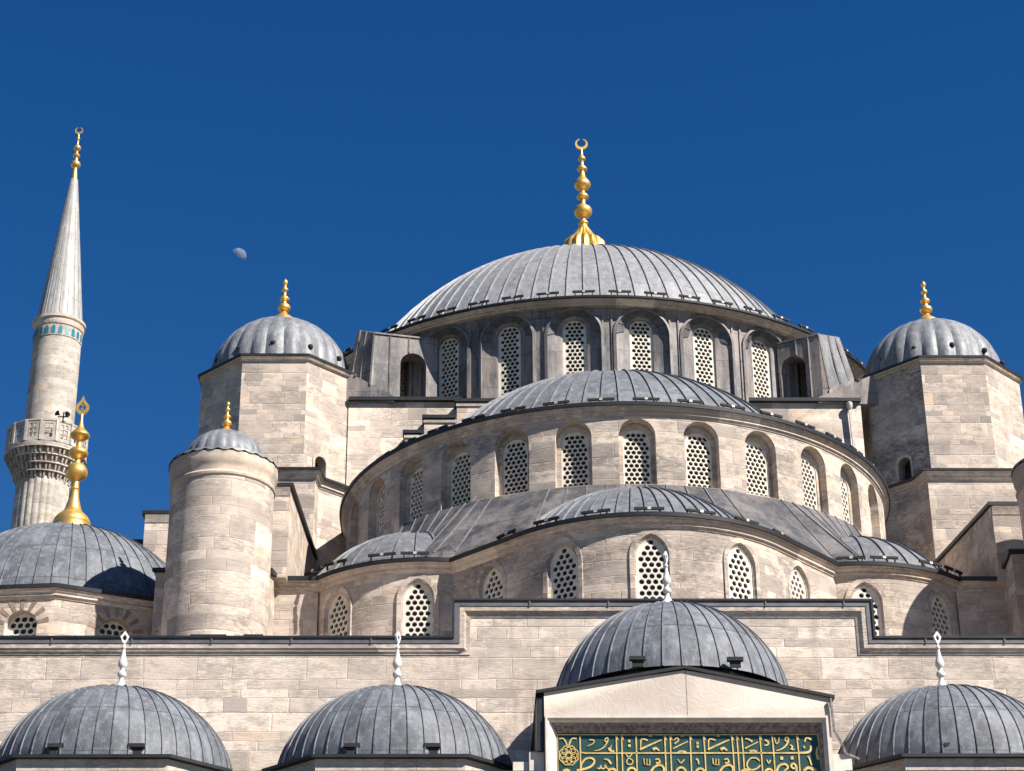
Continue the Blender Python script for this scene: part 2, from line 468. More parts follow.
def circ_path(cx, cy, R):
    def f(u):
        a = u / R
        return (cx + R * math.sin(a), cy - R * math.cos(a), math.sin(a), -math.cos(a))
    return f
def line_path(x0, y0, x1, y1):
    L = math.hypot(x1 - x0, y1 - y0); dx, dy = (x1 - x0) / L, (y1 - y0) / L
    def f(u):
        return (x0 + dx * u, y0 + dy * u, dy, -dx)
    return f
def wall(mb, path, u0, u1, z0, z1, openings, step=.5, mi=0):
    """vertical wall with arched openings; openings: u, steps=[(kind,hw,zb,zs,depth),...] (step 0 lies on the wall face)"""
    cuts = []
    ops = sorted(openings, key=lambda o: o['u'])
    cur = u0
    def plain_span(a, b):
        if b - a < 1e-4: return
        n = max(1, int(math.ceil((b - a) / step)))
        for i in range(n):
            s0 = a + (b - a) * i / n; s1 = a + (b - a) * (i + 1) / n
            p, q = path(s0), path(s1)
            mb.face([(p[0], p[1], z0), (q[0], q[1], z0), (q[0], q[1], z1), (p[0], p[1], z1)], [(s0, z0), (s1, z0), (s1, z1), (s0, z1)], mi)
    for o in ops:
        kind, hw, zb, zs, _ = o['steps'][0]
        plain_span(cur, o['u'] - hw)
        top = arch_half(kind, hw)
        for i in range(len(top) - 1):
            ua, ub = o['u'] + top[i][0], o['u'] + top[i + 1][0]
            za, zb2 = zs + top[i][1], zs + top[i + 1][1]
            p, q = path(ua), path(ub)
            mb.face([(p[0], p[1], za), (q[0], q[1], zb2), (q[0], q[1], z1), (p[0], p[1], z1)], [(ua, za), (ub, zb2), (ub, z1), (ua, z1)], mi)
            if zb > z0 + 1e-4:
                mb.face([(p[0], p[1], z0), (q[0], q[1], z0), (q[0], q[1], zb), (p[0], p[1], zb)], [(ua, z0), (ub, z0), (ub, zb), (ua, zb)], mi)
        P0 = path(o['u']); nx, ny = P0[2], P0[3]; tx, ty = -ny, nx
        prev = None
        for si, (kd, h, b, s_, dep) in enumerate(o['steps']):
            cc = contour(kd, h, b, s_)
            ring = []
            for dx, z in cc:
                if si == 0:
                    p = path(o['u'] + dx); ring.append(Vector((p[0], p[1], z)))
                else:
                    ring.append(Vector((P0[0] + tx * dx - nx * dep, P0[1] + ty * dx - ny * dep, z)))
            if prev:
                m = len(ring)
                for i in range(m):
                    j = (i + 1) % m
                    mb.face([prev[i], ring[i], ring[j], prev[j]], [(0.2, prev[i].z), (.2 + .3, ring[i].z), (.2 + .3, ring[j].z), (.2, prev[j].z)] , mi)
            prev = ring
        cur = o['u'] + hw
    plain_span(cur, u1)

_gr = {}
def grille_mesh(kind, hw, h_s, pitch, hole=.425):
    """lattice of round holes, local frame: x across, -y outwards, z up, sill at z=0, springing at z=h_s"""
    mb = MB()
    cr = arch_half(kind, hw)
    ztop = h_s + max(p[1] for p in cr)
    def clamp(x, z):
        z = min(max(z, 0), ztop - .002)
        w = halfwidth(kind, hw, h_s, z)
        return (min(max(x, -w), w), z)
    rows = int(ztop / (pitch * .866)) + 2
    NS = 12
    for r in range(rows):
        zc = pitch * .45 + r * pitch * .866
        nx = int(hw / pitch) + 2
        for c in range(-nx, nx + 1):
            xc = (c + (.5 if r % 2 else 0)) * pitch
            w = halfwidth(kind, hw, h_s, min(zc, ztop))
            if abs(xc) > w + pitch * .6 or zc > ztop + pitch * .5: continue
            R = pitch * hole
            full = abs(xc) + R * .9 < w - .02 and halfwidth(kind, hw, h_s, min(zc + R * .8, ztop)) > abs(xc) + R * .4 and zc + R < ztop - .02
            out = []
            for i in range(NS):
                a = 2 * PI * i / NS + PI / 6 * 0
                # hexagon with vertices up: apothem pitch/2
                aa = (a + PI / 6) % (PI / 3) - PI / 6
                rr = pitch / 2 / math.cos(aa)
                out.append(clamp(xc + rr * math.cos(a), zc + rr * math.sin(a)))
            if full:
                inn = [(xc + R * math.cos(2 * PI * i / NS), zc + R * math.sin(2 * PI * i / NS)) for i in range(NS)]
                for i in range(NS):
                    j = (i + 1) % NS
                    mb.face([(out[i][0], 0, out[i][1]), (out[j][0], 0, out[j][1]), (inn[j][0], 0, inn[j][1]), (inn[i][0], 0, inn[i][1])])
                    mb.face([(inn[i][0], 0, inn[i][1]), (inn[j][0], 0, inn[j][1]), (inn[j][0], .07, inn[j][1]), (inn[i][0], .07, inn[i][1])])
            else:
                mb.face([(p[0], 0, p[1]) for p in out])
    # rim of the lattice
    a = contour(kind, hw, 0, h_s); f = (hw - .045) / hw
    b = [(x * f, max(.04, h_s + (z - h_s) * f if z > h_s else z)) for x, z in a]
    for i in range(len(a) - 1):
        mb.face([(a[i][0], -.015, a[i][1]), (a[i + 1][0], -.015, a[i + 1][1]), (b[i + 1][0], -.015, b[i + 1][1]), (b[i][0], -.015, b[i][1])])
        mb.face([(b[i][0], -.015, b[i][1]), (b[i + 1][0], -.015, b[i + 1][1]), (b[i + 1][0], .004, b[i + 1][1]), (b[i][0], .004, b[i][1])])
    mb.face([(x, .09, z) for x, z in a], None, 1)
    return mb
def grille(name, kind, hw, h_s, pitch, parent, pathp, depth, zb, base, hole=.425):
    key = (name, kind, hw, h_s, pitch)
    rz = math.atan2(pathp[2], -pathp[3])
    loc = (pathp[0] - pathp[2] * depth - base[0], pathp[1] - pathp[3] * depth - base[1], zb - base[2])
    if key not in _gr:
        o = grille_mesh(kind, hw, h_s, pitch, hole).build(name, [M['lattice'], M['glass']], parent, smooth=False)
        o.location = loc; o.rotation_euler = (0, 0, rz)
        _gr[key] = o
        return o
    return inst(_gr[key], parent, loc, rz)

# ---- domes
def dome_mesh(mb, R, Rz, zc, tend, ns, cx=0, cy=0, seam=(.06, .055), sub=2, nlat=22, lobes=0, lobe_a=0.0, a0=0.0, a1=2 * PI, edge_drop=0, alt=True, mi=0):
    def rad_f(a, t):
        if lobes:
            x = abs(math.cos(lobes * a / 2))
            f = math.sin(min(1, t / tend) * PI / 2) ** .7
            return 1 + lobe_a * (x ** .55 - 1) * f
        return 1.0
    def pt(a, t, dr=0):
        k = rad_f(a, t)
        r = (R * k + dr) * math.sin(t); z = zc + (Rz + dr) * math.cos(t)
        return Vector((cx + r * math.sin(a), cy - r * math.cos(a), z))
    n = int(round(ns * (a1 - a0) / (2 * PI)))
    if lobes: sub = max(sub, 6)
    for k in range(n):
        for q in range(sub):
            A0 = a0 + (a1 - a0) * (k + q / sub) / n; A1 = a0 + (a1 - a0) * (k + (q + 1) / sub) / n
            for i in range(nlat):
                t0 = tend * i / nlat; t1 = tend * (i + 1) / nlat
                uv = [(k + (q + 0) / sub * .98 + .01, -t0 * R), (k + (q + 0) / sub * .98 + .01, -t1 * R), (k + (q + 1) / sub * .98 + .01, -t1 * R), (k + (q + 1) / sub * .98 + .01, -t0 * R)]
                mb.face([pt(A0, t0), pt(A0, t1), pt(A1, t1), pt(A1, t0)], uv, mi)
    w, h = seam
    if w:
        for k in range(n + (0 if a1 - a0 > 6.2 else 1)):
            A = a0 + (a1 - a0) * k / n
            ts = tend * (.06 if (not alt or k % 4 == 0) else (.16 if k % 2 == 0 else .30))
            N = nlat
            for i in range(N):
                t0 = ts + (tend - ts) * i / N; t1 = ts + (tend - ts) * (i + 1) / N
                q0 = []; q1 = []
                for t, q in ((t0, q0), (t1, q1)):
                    da = (w / 2) / max(.05, R * math.sin(t))
                    q += [pt(A - da, t, -.01), pt(A - da * .7, t, h), pt(A + da * .7, t, h), pt(A + da, t, -.01)]
                for j in range(3):
                    mb.face([q0[j], q1[j], q1[j + 1], q0[j + 1]], [(k + .5, -t0), (k + .5, -t1), (k + .5, -t1), (k + .5, -t0)], mi)
def rim_guards(src, parent, base, R, z, cx, cy, angs):
    for a in angs:
        inst(src, parent, (cx + R * math.sin(a) - base[0], cy - R * math.cos(a) - base[1], z - base[2]), a)

# cornice: stone moulding and lead cap
def cornice(mbs, mbl, path, z, prot=.28, h=.42, cap=.10, closed=False, capo=.05):
    mbs.sweep(path, [(-.15, z - h), (.03, z - h), (.05, z - h * .78), (.10, z - h * .72), (prot * .45, z - h * .5), (prot * .8, z - h * .3), (prot * .85, z - h * .12), (prot, z - h * .08), (prot, z), (-.15, z)], ZUP, closed)
    mbl.sweep(path, [(prot + capo - .12, z - .012), (prot + capo, z - .012), (prot + capo + .01, z + cap), (prot - .15, z + cap + .04), (-.5, z + cap + .1)], ZUP, closed)

def arc(cx, cy, R, a0, a1, n):
    return [(cx + R * math.sin(rad(a0 + (a1 - a0) * i / n)), cy - R * math.cos(rad(a0 + (a1 - a0) * i / n))) for i in range(n + 1)]

# ------------------------------------------------------------------ ground
g = MB()
g.face([(-6000, -6000, 0), (6000, -6000, 0), (6000, 6000, 0), (-6000, 6000, 0)])
tag(g.build('ground', plain('dry_earth_and_grass', (.075, .075, .05), .95, 0, .3, .3), smooth=False), kind='structure')
g = MB()
g.prism([(-31, -14), (31, -14), (31, 46.1), (-31, 46.1)], .004, .15, bot=False)
tag(g.build('courtyard_paving', M['paving'], smooth=False), kind='structure')

# ================================================================== MOSQUE
MQ = (0, 51, 0)
mosque = thing('mosque', 'large limestone mosque with grey lead domes in tiers above the courtyard', 'mosque', MQ)
mosque['base'] = MQ
def B(mb, name, mat, parent=None, **kw):
    return mb.build(name, mat, parent if parent is not None else mosque, root=mosque, **kw)

# ---------------- snow guard prototype (dark bar with pale clamp), used on the rims
def guard_mesh(L=.8, clamp=True):
    mb = MB()
    mb.box(-L / 2, L / 2, -.035, .035, .07, .145)
    for x in (-L * .38, L * .38):
        mb.box(x - .02, x + .02, -.03, .03, -.06, .09)
    if clamp: mb.box(-.05, .05, -.045, .045, .07, .145, 1)
    return mb
_guard = {}
def guards(parent, base, L, R, z, cx, cy, angs, clamp=True, name='snow_guard'):
    for a in angs:
        loc = (cx + R * math.sin(a) - base[0], cy - R * math.cos(a) - base[1], z - base[2])
        if (name, L) not in _guard:
            o = guard_mesh(L, clamp).build(name, [M['black'], M['pipe']], parent, smooth=False)
            o.location = loc; o.rotation_euler = (0, 0, a); _guard[(name, L)] = o
        else: inst(_guard[(name, L)], parent, loc, a)

# ---------------- main dome
mb = MB()
zc, Rd = 35.28, 11.48
dome_mesh(mb, Rd, Rd, zc, math.acos((39.10 - zc) / Rd), 96, 0, 80.81, seam=(.06, .055), sub=2, nlat=24)
mb.lathe([(10.80, 39.12), (11.75, 39.06)], 96, 0, 80.81)
main_dome = B(mb, 'main_dome', M['lead_main'])
guards(main_dome, MQ, .85, 12.52, 39.16, 0, 80.81, [rad(-59.5 + 6.2 * k) for k in range(20)])

def finial_profile(pts, z0, zs, rs):
    return [(r * rs, z0 + z * zs) for r, z in pts]
main_prof = [(1.05, 46.6), (1.0, 47.6), (.93, 48.5), (.66, 48.76), (.42, 49.05), (.26, 49.35), (.19, 49.55), (.27, 49.62), (.26, 49.68), (.15, 49.78), (.15, 49.95), (.38, 50.05), (.46, 50.2),
             (.47, 50.32), (.38, 50.46), (.19, 50.6), (.15, 50.68), (.15, 50.88), (.29, 50.97), (.31, 51.06), (.24, 51.16), (.13, 51.24), (.13, 51.36), (.21, 51.43), (.36, 51.52), (.43, 51.64), (.42, 51.75), (.32, 51.9),
             (.19, 52.08), (.14, 52.3), (.14, 52.4), (.25, 52.46), (.27, 52.54), (.2, 52.64), (.11, 52.7), (.10, 52.95), (.19, 53.03), (.2, 53.1), (.13, 53.2), (.08, 53.3), (.05, 53.62), (.0, 53.66)]
mb = MB()
def smooth_prof(pr, n=3):
    out = []
    P = [pr[0]] + list(pr) + [pr[-1]]
    for i in range(1, len(P) - 2):
        for j in range(n):
            t = j / n
            q = []
            for d in (0, 1):
                a, b, c, e = P[i - 1][d], P[i][d], P[i + 1][d], P[i + 2][d]
                q.append(.5 * ((2 * b) + (-a + c) * t + (2 * a - 5 * b + 4 * c - e) * t * t + (-a + 3 * b - 3 * c + e) * t ** 3))
            out.append((max(0, q[0]), q[1]))
    out.append(pr[-1])
    return out
main_prof = [(r * (.88 if z > 49.5 else 1), z) for r, z in main_prof]
mb.lathe(smooth_prof(main_prof, 2), 64, 0, 80.81, flute=lambda a, i: 1 + .13 * (abs(math.cos(8 * a)) - .5) * (1 if i < 10 else 0))
# crescent
def crescent(mb, c, R, r, off, th=.06, N=28):
    o = [(c[0] + R * math.sin(t), c[2] - R * math.cos(t)) for t in [-.90 * PI + 1.80 * PI * i / N for i in range(N + 1)]]
    tip = math.acos(max(-1, min(1, 0)))
    inn = [(c[0] + r * math.sin(t), c[2] + off - r * math.cos(t)) for t in [-.90 * PI + 1.80 * PI * i / N for i in range(N + 1)]]
    y = c[1]
    for i in range(N):
        a, b, e, d = o[i], o[i + 1], inn[i + 1], inn[i]
        mb.face([(a[0], y - th, a[1]), (b[0], y - th, b[1]), (e[0], y - th, e[1]), (d[0], y - th, d[1])])
        mb.face([(a[0], y + th, a[1]), (b[0], y + th, b[1]), (e[0], y + th, e[1]), (d[0], y + th, d[1])])
        mb.face([(a[0], y - th, a[1]), (b[0], y - th, b[1]), (b[0], y + th, b[1]), (a[0], y + th, a[1])])
        mb.face([(d[0], y - th, d[1]), (e[0], y - th, e[1]), (e[0], y + th, e[1]), (d[0], y + th, d[1])])
crescent(mb, (0.0, 80.81, 53.86), .29, .21, .055, .04)
B(mb, 'finial', M['gold'], main_dome)

# ---------------- main drum (lead clad)
RD = 12.15
pth = circ_path(0, 80.81, RD)
drum = MB()
win_az = [-42.9 + 12.4 * k for k in range(8)]
win_az = [a * .982 for a in (-42.6, -30.2, -17.9, -5.65, 6.65, 18.8, 31.2, 43.2)]
ops = [dict(u=rad(a) * RD, steps=[('round', 1.02, 35.0, 37.66, 0), ('round', .96, 35.02, 37.68, .05), ('round', .70, 35.1, 37.80, .17), ('round', .56, 35.2, 37.88, .19), ('round', .45, 35.3, 37.95, .24), ('round', .45, 35.3, 37.95, .40)]) for a in win_az]
wall(drum, pth, rad(-90) * RD, rad(90) * RD, 34.8, 38.85, ops, .6)
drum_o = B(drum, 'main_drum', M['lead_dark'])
# raised arch hoods and flat pilaster strips in lead
for a in win_az:
    hood = MB()
    P0 = pth(rad(a) * RD); nx, ny = P0[2], P0[3]; tx, ty = -ny, nx
    A = contour('round', 1.11, 35.0, 37.64); Bc = contour('round', 1.0, 35.0, 37.67)
    def wp(dx, z, d):
        p = pth(rad(a) * RD + dx)
        return (p[0] + p[2] * d, p[1] + p[3] * d, z)
    for i in range(len(A) - 1):
        uvv = [(i * .34 + 10 * a, 0), (i * .34 + .34 + 10 * a, 0), (i * .34 + .34 + 10 * a, .3), (i * .34 + 10 * a, .3)]
        hood.face([wp(*A[i], .10), wp(*A[i + 1], .10), wp(*Bc[i + 1], .13), wp(*Bc[i], .13)], uvv)
        hood.face([wp(*A[i], -.02), wp(*A[i + 1], -.02), wp(*A[i + 1], .10), wp(*A[i], .10)], uvv)
        hood.face([wp(*Bc[i], .13), wp(*Bc[i + 1], .13), wp(*Bc[i + 1], -.02), wp(*Bc[i], -.02)], uvv)
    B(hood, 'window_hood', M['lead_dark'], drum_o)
    ring_ = MB()  # ring over the arched splay only, its shade painted as darker lead
    R1_ = [(x, 37.68 + z) for x, z in arch_half('round', .99)]; R2_ = [(x, 37.84 + z) for x, z in arch_half('round', .66)]
    for i in range(len(R1_) - 1):
        ring_.face([wp(*R1_[i], .045), wp(*R1_[i + 1], .045), wp(*R2_[i + 1], -.135), wp(*R2_[i], -.135)], [(i * .5, 0), (i * .5 + .5, 0), (i * .5 + .5, .3), (i * .5, .3)])
    for i in range(2, len(R1_) - 2, 2):
        ring_.bar(wp(*R1_[i], .05), wp(*R2_[i], -.125), .035, .03, (P0[2], P0[3], .2))
    B(ring_, 'arch_shade_ring', M['lead_arch_shade'], drum_o)
    grille('window', 'round', .45, 2.65, .185, drum_o, P0, .33, 35.3, MQ)
seam = MB()
for i, a in enumerate(win_az[:-1]):
    mid = (a + win_az[i + 1]) / 2
    for d in (-1.0, .6):
        p = pth(rad(mid + d) * RD)
        seam.bar((p[0] + p[2] * .02, p[1] + p[3] * .02, 34.9), (p[0] + p[2] * .02, p[1] + p[3] * .02, 38.6), .06, .06, (p[2], p[3], 0))
B(seam, 'standing_seam', M['lead_dark'], drum_o, split=True)
cs, cl = MB(), MB()
dpath = arc(0, 80.81, RD, -90, 90, 90)
cs.sweep(dpath, [(-.1, 38.76), (.22, 38.76), (.25, 38.81), (.34, 38.83), (.36, 38.89), (.42, 38.90), (.44, 38.95), (-.1, 38.95)], ZUP)
cl.sweep(dpath, [(.42, 38.942), (.54, 38.942), (.55, 39.02), (.3, 39.06), (-.5, 39.07)], ZUP)
B(cs, 'cornice', M['moulding'], drum_o)
B(cl, 'lead_rim', M['lead_edge'], drum_o)

# ---------------- great arch wall behind the semi-dome
aw = MB()
wall(aw, line_path(-9.6, 70, 9.6, 70), 0, 19.2, 22, 35.45, [], 3)
aw.face([(-9.6, 70, 35.45), (9.6, 70, 35.45), (9.6, 82, 35.45), (-9.6, 82, 35.45)])
arch_wall = B(aw, 'arch_wall', M['stone_tower'])
m2 = MB()
m2.box(-9.6, 9.6, 69.83, 70.4, 35.46, 35.60)
B(m2, 'lead_coping', M['lead_edge'], arch_wall)
for (x0, x1, zt, y0) in ((-5.55, -3.2, 35.26, 69.35), (-6.75, -5.56, 34.56, 69.3), (-7.45, -6.76, 33.92, 69.25)):
    s1, s2 = MB(), MB()
    s1.box(x0, x1, y0, 69.99, 28, zt - .14)
    s2.box(x0 - .08, x1 - .012, y0 - .1, 69.99, zt - .13, zt)
    B(s1, 'arch_step', M['stone_tower'], arch_wall)
    B(s2, 'step_coping', M['lead_edge'], arch_wall)
    s3 = MB()
    s3.box(x0 - .03, x1 - .012, y0 - .05, 69.98, zt - .3, zt - .17)
    B(s3, 'step_moulding', M['moulding'], arch_wall)

# ---------------- lead-clad flying buttresses beside the drum
def buttress(sg, c1, inner, c2, c1b, c2b, arch_u, label):
    mb = MB()
    x0, y0 = inner; x1, y1 = c1[0], c1[1]
    if sg > 0: pf = line_path(x0, y0, x1, y1)
    else: pf = line_path(x1, y1, x0, y0)
    L = math.hypot(x1 - x0, y1 - y0)
    wall(mb, pf, 0, L, 35.4, 38.35, [dict(u=arch_u, steps=[('round', .50, 35.42, 37.15, 0), ('round', .48, 35.42, 37.15, .7)])], 1)
    zt = 38.35
    # battered outer end with four corners, back side and top
    C1, C2 = Vector((c1[0], c1[1], zt)), Vector(c2)
    Bb1, Bb2 = Vector(c1b), Vector(c2b)
    mb.face([Vector((c1[0], c1[1], zt)), Bb1, Bb2, C2] if sg < 0 else [Bb1, Bb2, C2, C1], None, 1)
    mb.face([C1, Bb1, Vector((c1[0], c1[1], 35.5))])
    mb.face([Bb1, Vector((Bb1.x, Bb1.y + .12, 35.5)), Vector((Bb2.x, Bb2.y, 35.5)), Bb2])
    ib = Vector((x0 * .96 + sg * .0, y0 + 1.6, zt + .25))
    mb.face([C1, C2, Vector((C2.x - sg * 1.3, C2.y + 1.4, zt + .35)), ib, Vector((x0, y0, zt + .02))])
    mb.face([C2, Bb2, Vector((Bb2.x - sg * .8, Bb2.y + 2.2, 35)), Vector((C2.x - sg * 1.3, C2.y + 1.4, zt + .35))])
    # seams
    for t in (.02, .45, .8):
        mb.bar(C1.lerp(C2, t) + Vector((0, -.01, 0)), Bb1.lerp(Bb2, t) + Vector((0, -.01, 0)), .06, .05, (0, -1, 0))
    for t in (.25, .55):
        p = Vector((x1, y1 - .01, 0)).lerp(Vector((x0, y0 - .01, 0)), t)
        if t > .5: mb.bar((p.x, p.y, 37.65), (p.x, p.y, 38.35), .05, .05, (0, -1, 0))
        else: mb.bar((p.x, p.y, 35.5), (p.x, p.y, 38.35), .05, .05, (0, -1, 0))
    mb.bar((x1, y1 - .01, 38.33), (x0, y0 - .01, 38.33), .07, .07, (0, 0, 1))
    return B(mb, 'buttress', [M['lead_dark'], M['lead'] if sg > 0 else M['lead_dark']])  # right outer end in paler lead: the sun on it is put into the colour
buttress(1, (8.2, 69.92), (6.72, 70.72), (9.2, 70.9, 38.7), (8.45, 69.9, 36.0), (9.6, 70.8, 36.9), .58, '')
buttress(-1, (-8.7, 69.95), (-6.32, 70.5), (-9.4, 70.7, 38.85), (-8.8, 69.9, 36.1), (-9.7, 70.6, 36.9), 1.52, '')
# sloped lead roofs filling the corner between tower and drum
for sg, xa, xb, zi, zo in ((1, 8.0, 10.3, 35.62, 36.7), (-1, -7.9, -10.0, 35.62, 36.9)):
    mb = MB()
    pl = [(xa, 69.86), (xb, 70.0), (xb, 72.6), (xa, 72.6)]
    if sg < 0: pl = [(xb, 70.0), (xa, 69.86), (xa, 72.6), (xb, 72.6)]
    f = lambda p: zi + (zo - zi) * (abs(p[0]) - abs(xa)) / (abs(xb) - abs(xa))
    mb.prism(pl, 35.4, f)
    for t in (.35, .7):
        x = xa + (xb - xa) * t
        mb.bar((x, 69.9, zi + (zo - zi) * t + .02), (x, 72.5, zi + (zo - zi) * t + .02), .06, .06)
    B(mb, 'lead_roof', M['lead_dark'])

# ---------------- corner weight towers
def octagon(cx, cy, ap):
    s = ap * math.tan(PI / 8)
    return [(cx - s, cy - ap), (cx + s, cy - ap), (cx + ap, cy - s), (cx + ap, cy + s), (cx + s, cy + ap), (cx - s, cy + ap), (cx - ap, cy + s), (cx - ap, cy - s)]
def lobed_dome(name, parent, root_base, cx, cy, R, Rz, zc, zb, lobes, mat, la=.07):
    mb = MB()
    dome_mesh(mb, R, Rz, zc, math.acos(max(-1, (zb - zc) / Rz)), lobes, cx, cy, seam=(0, 0), nlat=20, lobes=lobes, lobe_a=la)
    return mb
small_prof = [(.0, -.2), (.48, -.2), (.46, .0), (.38, .12), (.22, .24), (.13, .34), (.10, .42), (.2, .47), (.24, .56), (.2, .66), (.1, .72), (.09, .82), (.17, .87), (.18, .94), (.12, 1.0), (.07, 1.05), (.06, 1.2), (.11, 1.25), (.12, 1.32), (.07, 1.38), (.045, 1.45), (.07, 1.52), (.1, 1.6), (.06, 1.68), (.0, 1.76)]
def tower(cx, win, wz, rim_z, side):
    cy = 71.5
    o8 = octagon(cx, cy, 2.9)
    mb = MB()
    for i in range(8):
        a, b = o8[i], o8[(i + 1) % 8]
        L = math.dist(a, b)
        ops = []
        if i == win: ops = [dict(u=wz[0], steps=[('round', .26, wz[1], wz[2], 0), ('round', .25, wz[1], wz[2], .4)])]
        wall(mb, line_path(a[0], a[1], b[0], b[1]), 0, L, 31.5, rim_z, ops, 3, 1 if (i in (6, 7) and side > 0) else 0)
    t = B(mb, 'octagonal_tower', [M['stone_tower'], M['stone_sooty']])
    i = win; a, b = o8[i], o8[(i + 1) % 8]
    p = line_path(a[0], a[1], b[0], b[1])(wz[0])
    w = MB()
    tx, ty = -p[3], p[2]
    ct = contour('round', .27, wz[1], wz[2])
    w.face([(p[0] + tx * dx - p[2] * .38, p[1] + ty * dx - p[3] * .38, z) for dx, z in ct])
    for k in range(len(ct) - 1):     # stone surround of the little window
        q = [(ct[k][0] * f, z2) for f, z2 in ((1.0, ct[k][1]), (1.38, ct[k][1] + (.1 if ct[k][1] > wz[2] else 0)))] + [(ct[k + 1][0] * f, z2) for f, z2 in ((1.38, ct[k + 1][1] + (.1 if ct[k + 1][1] > wz[2] else 0)), (1.0, ct[k + 1][1]))]
        w.face([(p[0] + tx * dx + p[2] * .03, p[1] + ty * dx + p[3] * .03, z) for dx, z in q], None, 1)
    B(w, 'window', [M['glass'], M['moulding']], t)
    low = MB()
    if side < 0: pl = [(-15.3, 72.0), (-15.3, 67.75), (-10.55, 67.75), (-10.48, 68.55), (-9.45, 69.55), (-9.42, 72.0)]
    else: pl = [(10.0, 72.0), (10.05, 69.55), (11.08, 68.55), (11.3, 67.75), (16.4, 67.75), (16.4, 72.0)]
    for a, b in zip(pl[:-1], pl[1:]):
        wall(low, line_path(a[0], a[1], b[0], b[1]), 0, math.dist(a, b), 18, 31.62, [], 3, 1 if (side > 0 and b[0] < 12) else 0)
    low.face([(x, y, 31.6) for x, y in pl])
    B(low, 'tower_base', [M['stone_tower'], M['stone_sooty']], t)
    cs, cl = MB(), MB()
    cornice(cs, cl, pl, 31.60, .20, .30, .08)
    cornice(cs, cl, o8[6:] + o8[:6], rim_z, .10, .18, .07, closed=True)
    B(cs, 'cornice', M['moulding'], t, split=True)
    B(cl, 'lead_rim', M['lead_edge'], t, split=True)
    roof = MB()
    roof.face([(x, y, rim_z + .1) for x, y in octagon(cx, cy, 2.95)])
    dome_mesh(roof, 2.70, 2.62, 36.9, math.acos(-.02), 24, cx - .08, cy, seam=(0, 0), nlat=20, lobes=26, lobe_a=.055, sub=6, alt=False)
    d = B(roof, 'dome', M['lead_tower'], t)
    fn = MB()
    fn.lathe(smooth_prof([(r * 1.05, 39.62 + z * 1.1) for r, z in small_prof], 2), 20, cx - .06, cy)
    B(fn, 'finial', M['gold'], t)
    kb = MB()
    for k in range(5):
        a = rad(-62 + 31 * k) + side * .05
        bx, by, bz = cx + 2.62 * math.sin(a), cy - 2.62 * math.cos(a), 37.35
        kb.lathe([(0, bz - .11), (.08, bz - .08), (.11, bz), (.08, bz + .08), (0, bz + .11)], 10, bx, by)
    B(kb, 'lamp', M['black'], t, split=True)
    return t
twL = tower(-12.28, 1, (.80, 31.75, 32.55), 36.62, -1)
twR = tower(12.88, 7, (1.30, 31.75, 32.65), 36.62, 1)

# ---------------- semi-dome
SY = 68.14
mb = MB()
dome_mesh(mb, 9.21, 9.21, 25.56, math.acos((29.95 - 25.56) / 9.21), 80, 0.1, SY, seam=(.055, .055), sub=2, nlat=22, a0=-PI / 2 - .05, a1=PI / 2 + .05)
mb.lathe([(8.06, 29.98), (9.0, 29.95), (9.6, 29.92)], 80, 0.1, SY, a0=-PI / 2, a1=PI / 2)
semi_dome = B(mb, 'semi_dome', M['lead'])
guards(semi_dome, MQ, .85, 9.5, 30.0, 0.1, SY, [rad(-75 + 8.6 * k) for k in range(18)])
RS = 9.44
ps = circ_path(0.05, SY, RS)
sd = MB()
saz = [-73, -60.3, -47.9, -36, -23.6, -11.4, .75, 13.2, 25.8, 39.2, 51.2, 63.5]
ops = [dict(u=rad(a) * RS, steps=[('round', .58, 27.22, 28.88, 0), ('round', .57, 27.22, 28.87, .30), ('round', .43, 27.32, 28.79, .31), ('round', .43, 27.32, 28.79, .44)]) for a in saz]
wall(sd, ps, rad(-90) * RS, rad(90) * RS, 23.5, 29.8, ops, .45)
sd.face([(-9.39, SY, 23.5), (-9.39, 70, 23.5), (-9.39, 70, 29.8), (-9.39, SY, 29.8)])
sd.face([(9.49, SY, 23.5), (9.49, 70, 23.5), (9.49, 70, 29.8), (9.49, SY, 29.8)])
semi_wall = B(sd, 'semi_dome_wall', M['stone_exedra'])
for a in saz:
    grille('window', 'round', .43, 1.47, .172, semi_wall, ps(rad(a) * RS), .36, 27.32, MQ)
cs, cl = MB(), MB()
pa = [(-9.39, 70.0)] + arc(0.05, SY, RS, -90, 90, 80) + [(9.49, 70.0)]
cornice(cs, cl, pa, 29.82, .21, .30, .11)
B(cs, 'cornice', M['moulding'], semi_wall)
B(cl, 'lead_rim', M['lead_edge'], semi_wall)

# ---------------- exedra tier
CE = (0.1, 58.95, 5.27)
LE = (-6.3, 61.5, 4.32)
RE = (6.7, 61.8, 4.32)
def circ_y(c, x, R=None):
    R = R or c[2]
    return c[1] - math.sqrt(max(0, R * R - (x - c[0]) ** 2))
def outline(dr=0.0):
    pts = []
    cL = (LE[0], LE[1], LE[2] + dr); cC = (CE[0], CE[1], CE[2] + dr); cR = (RE[0], RE[1], RE[2] + dr)
    aL0 = -57; 
    for i in range(15):
        a = rad(aL0 + (11 - aL0) * i / 14)
        pts.append((cL[0] + cL[2] * math.sin(a), cL[1] - cL[2] * math.cos(a)))
    for i in range(21):
        a = rad(-50 + 100 * i / 20)
        pts.append((cC[0] + cC[2] * math.sin(a), cC[1] - cC[2] * math.cos(a)))
    for i in range(15):
        a = rad(-12 + (54 + 12) * i / 14)
        pts.append((cR[0] + cR[2] * math.sin(a), cR[1] - cR[2] * math.cos(a)))
    return pts
OUT = outline()
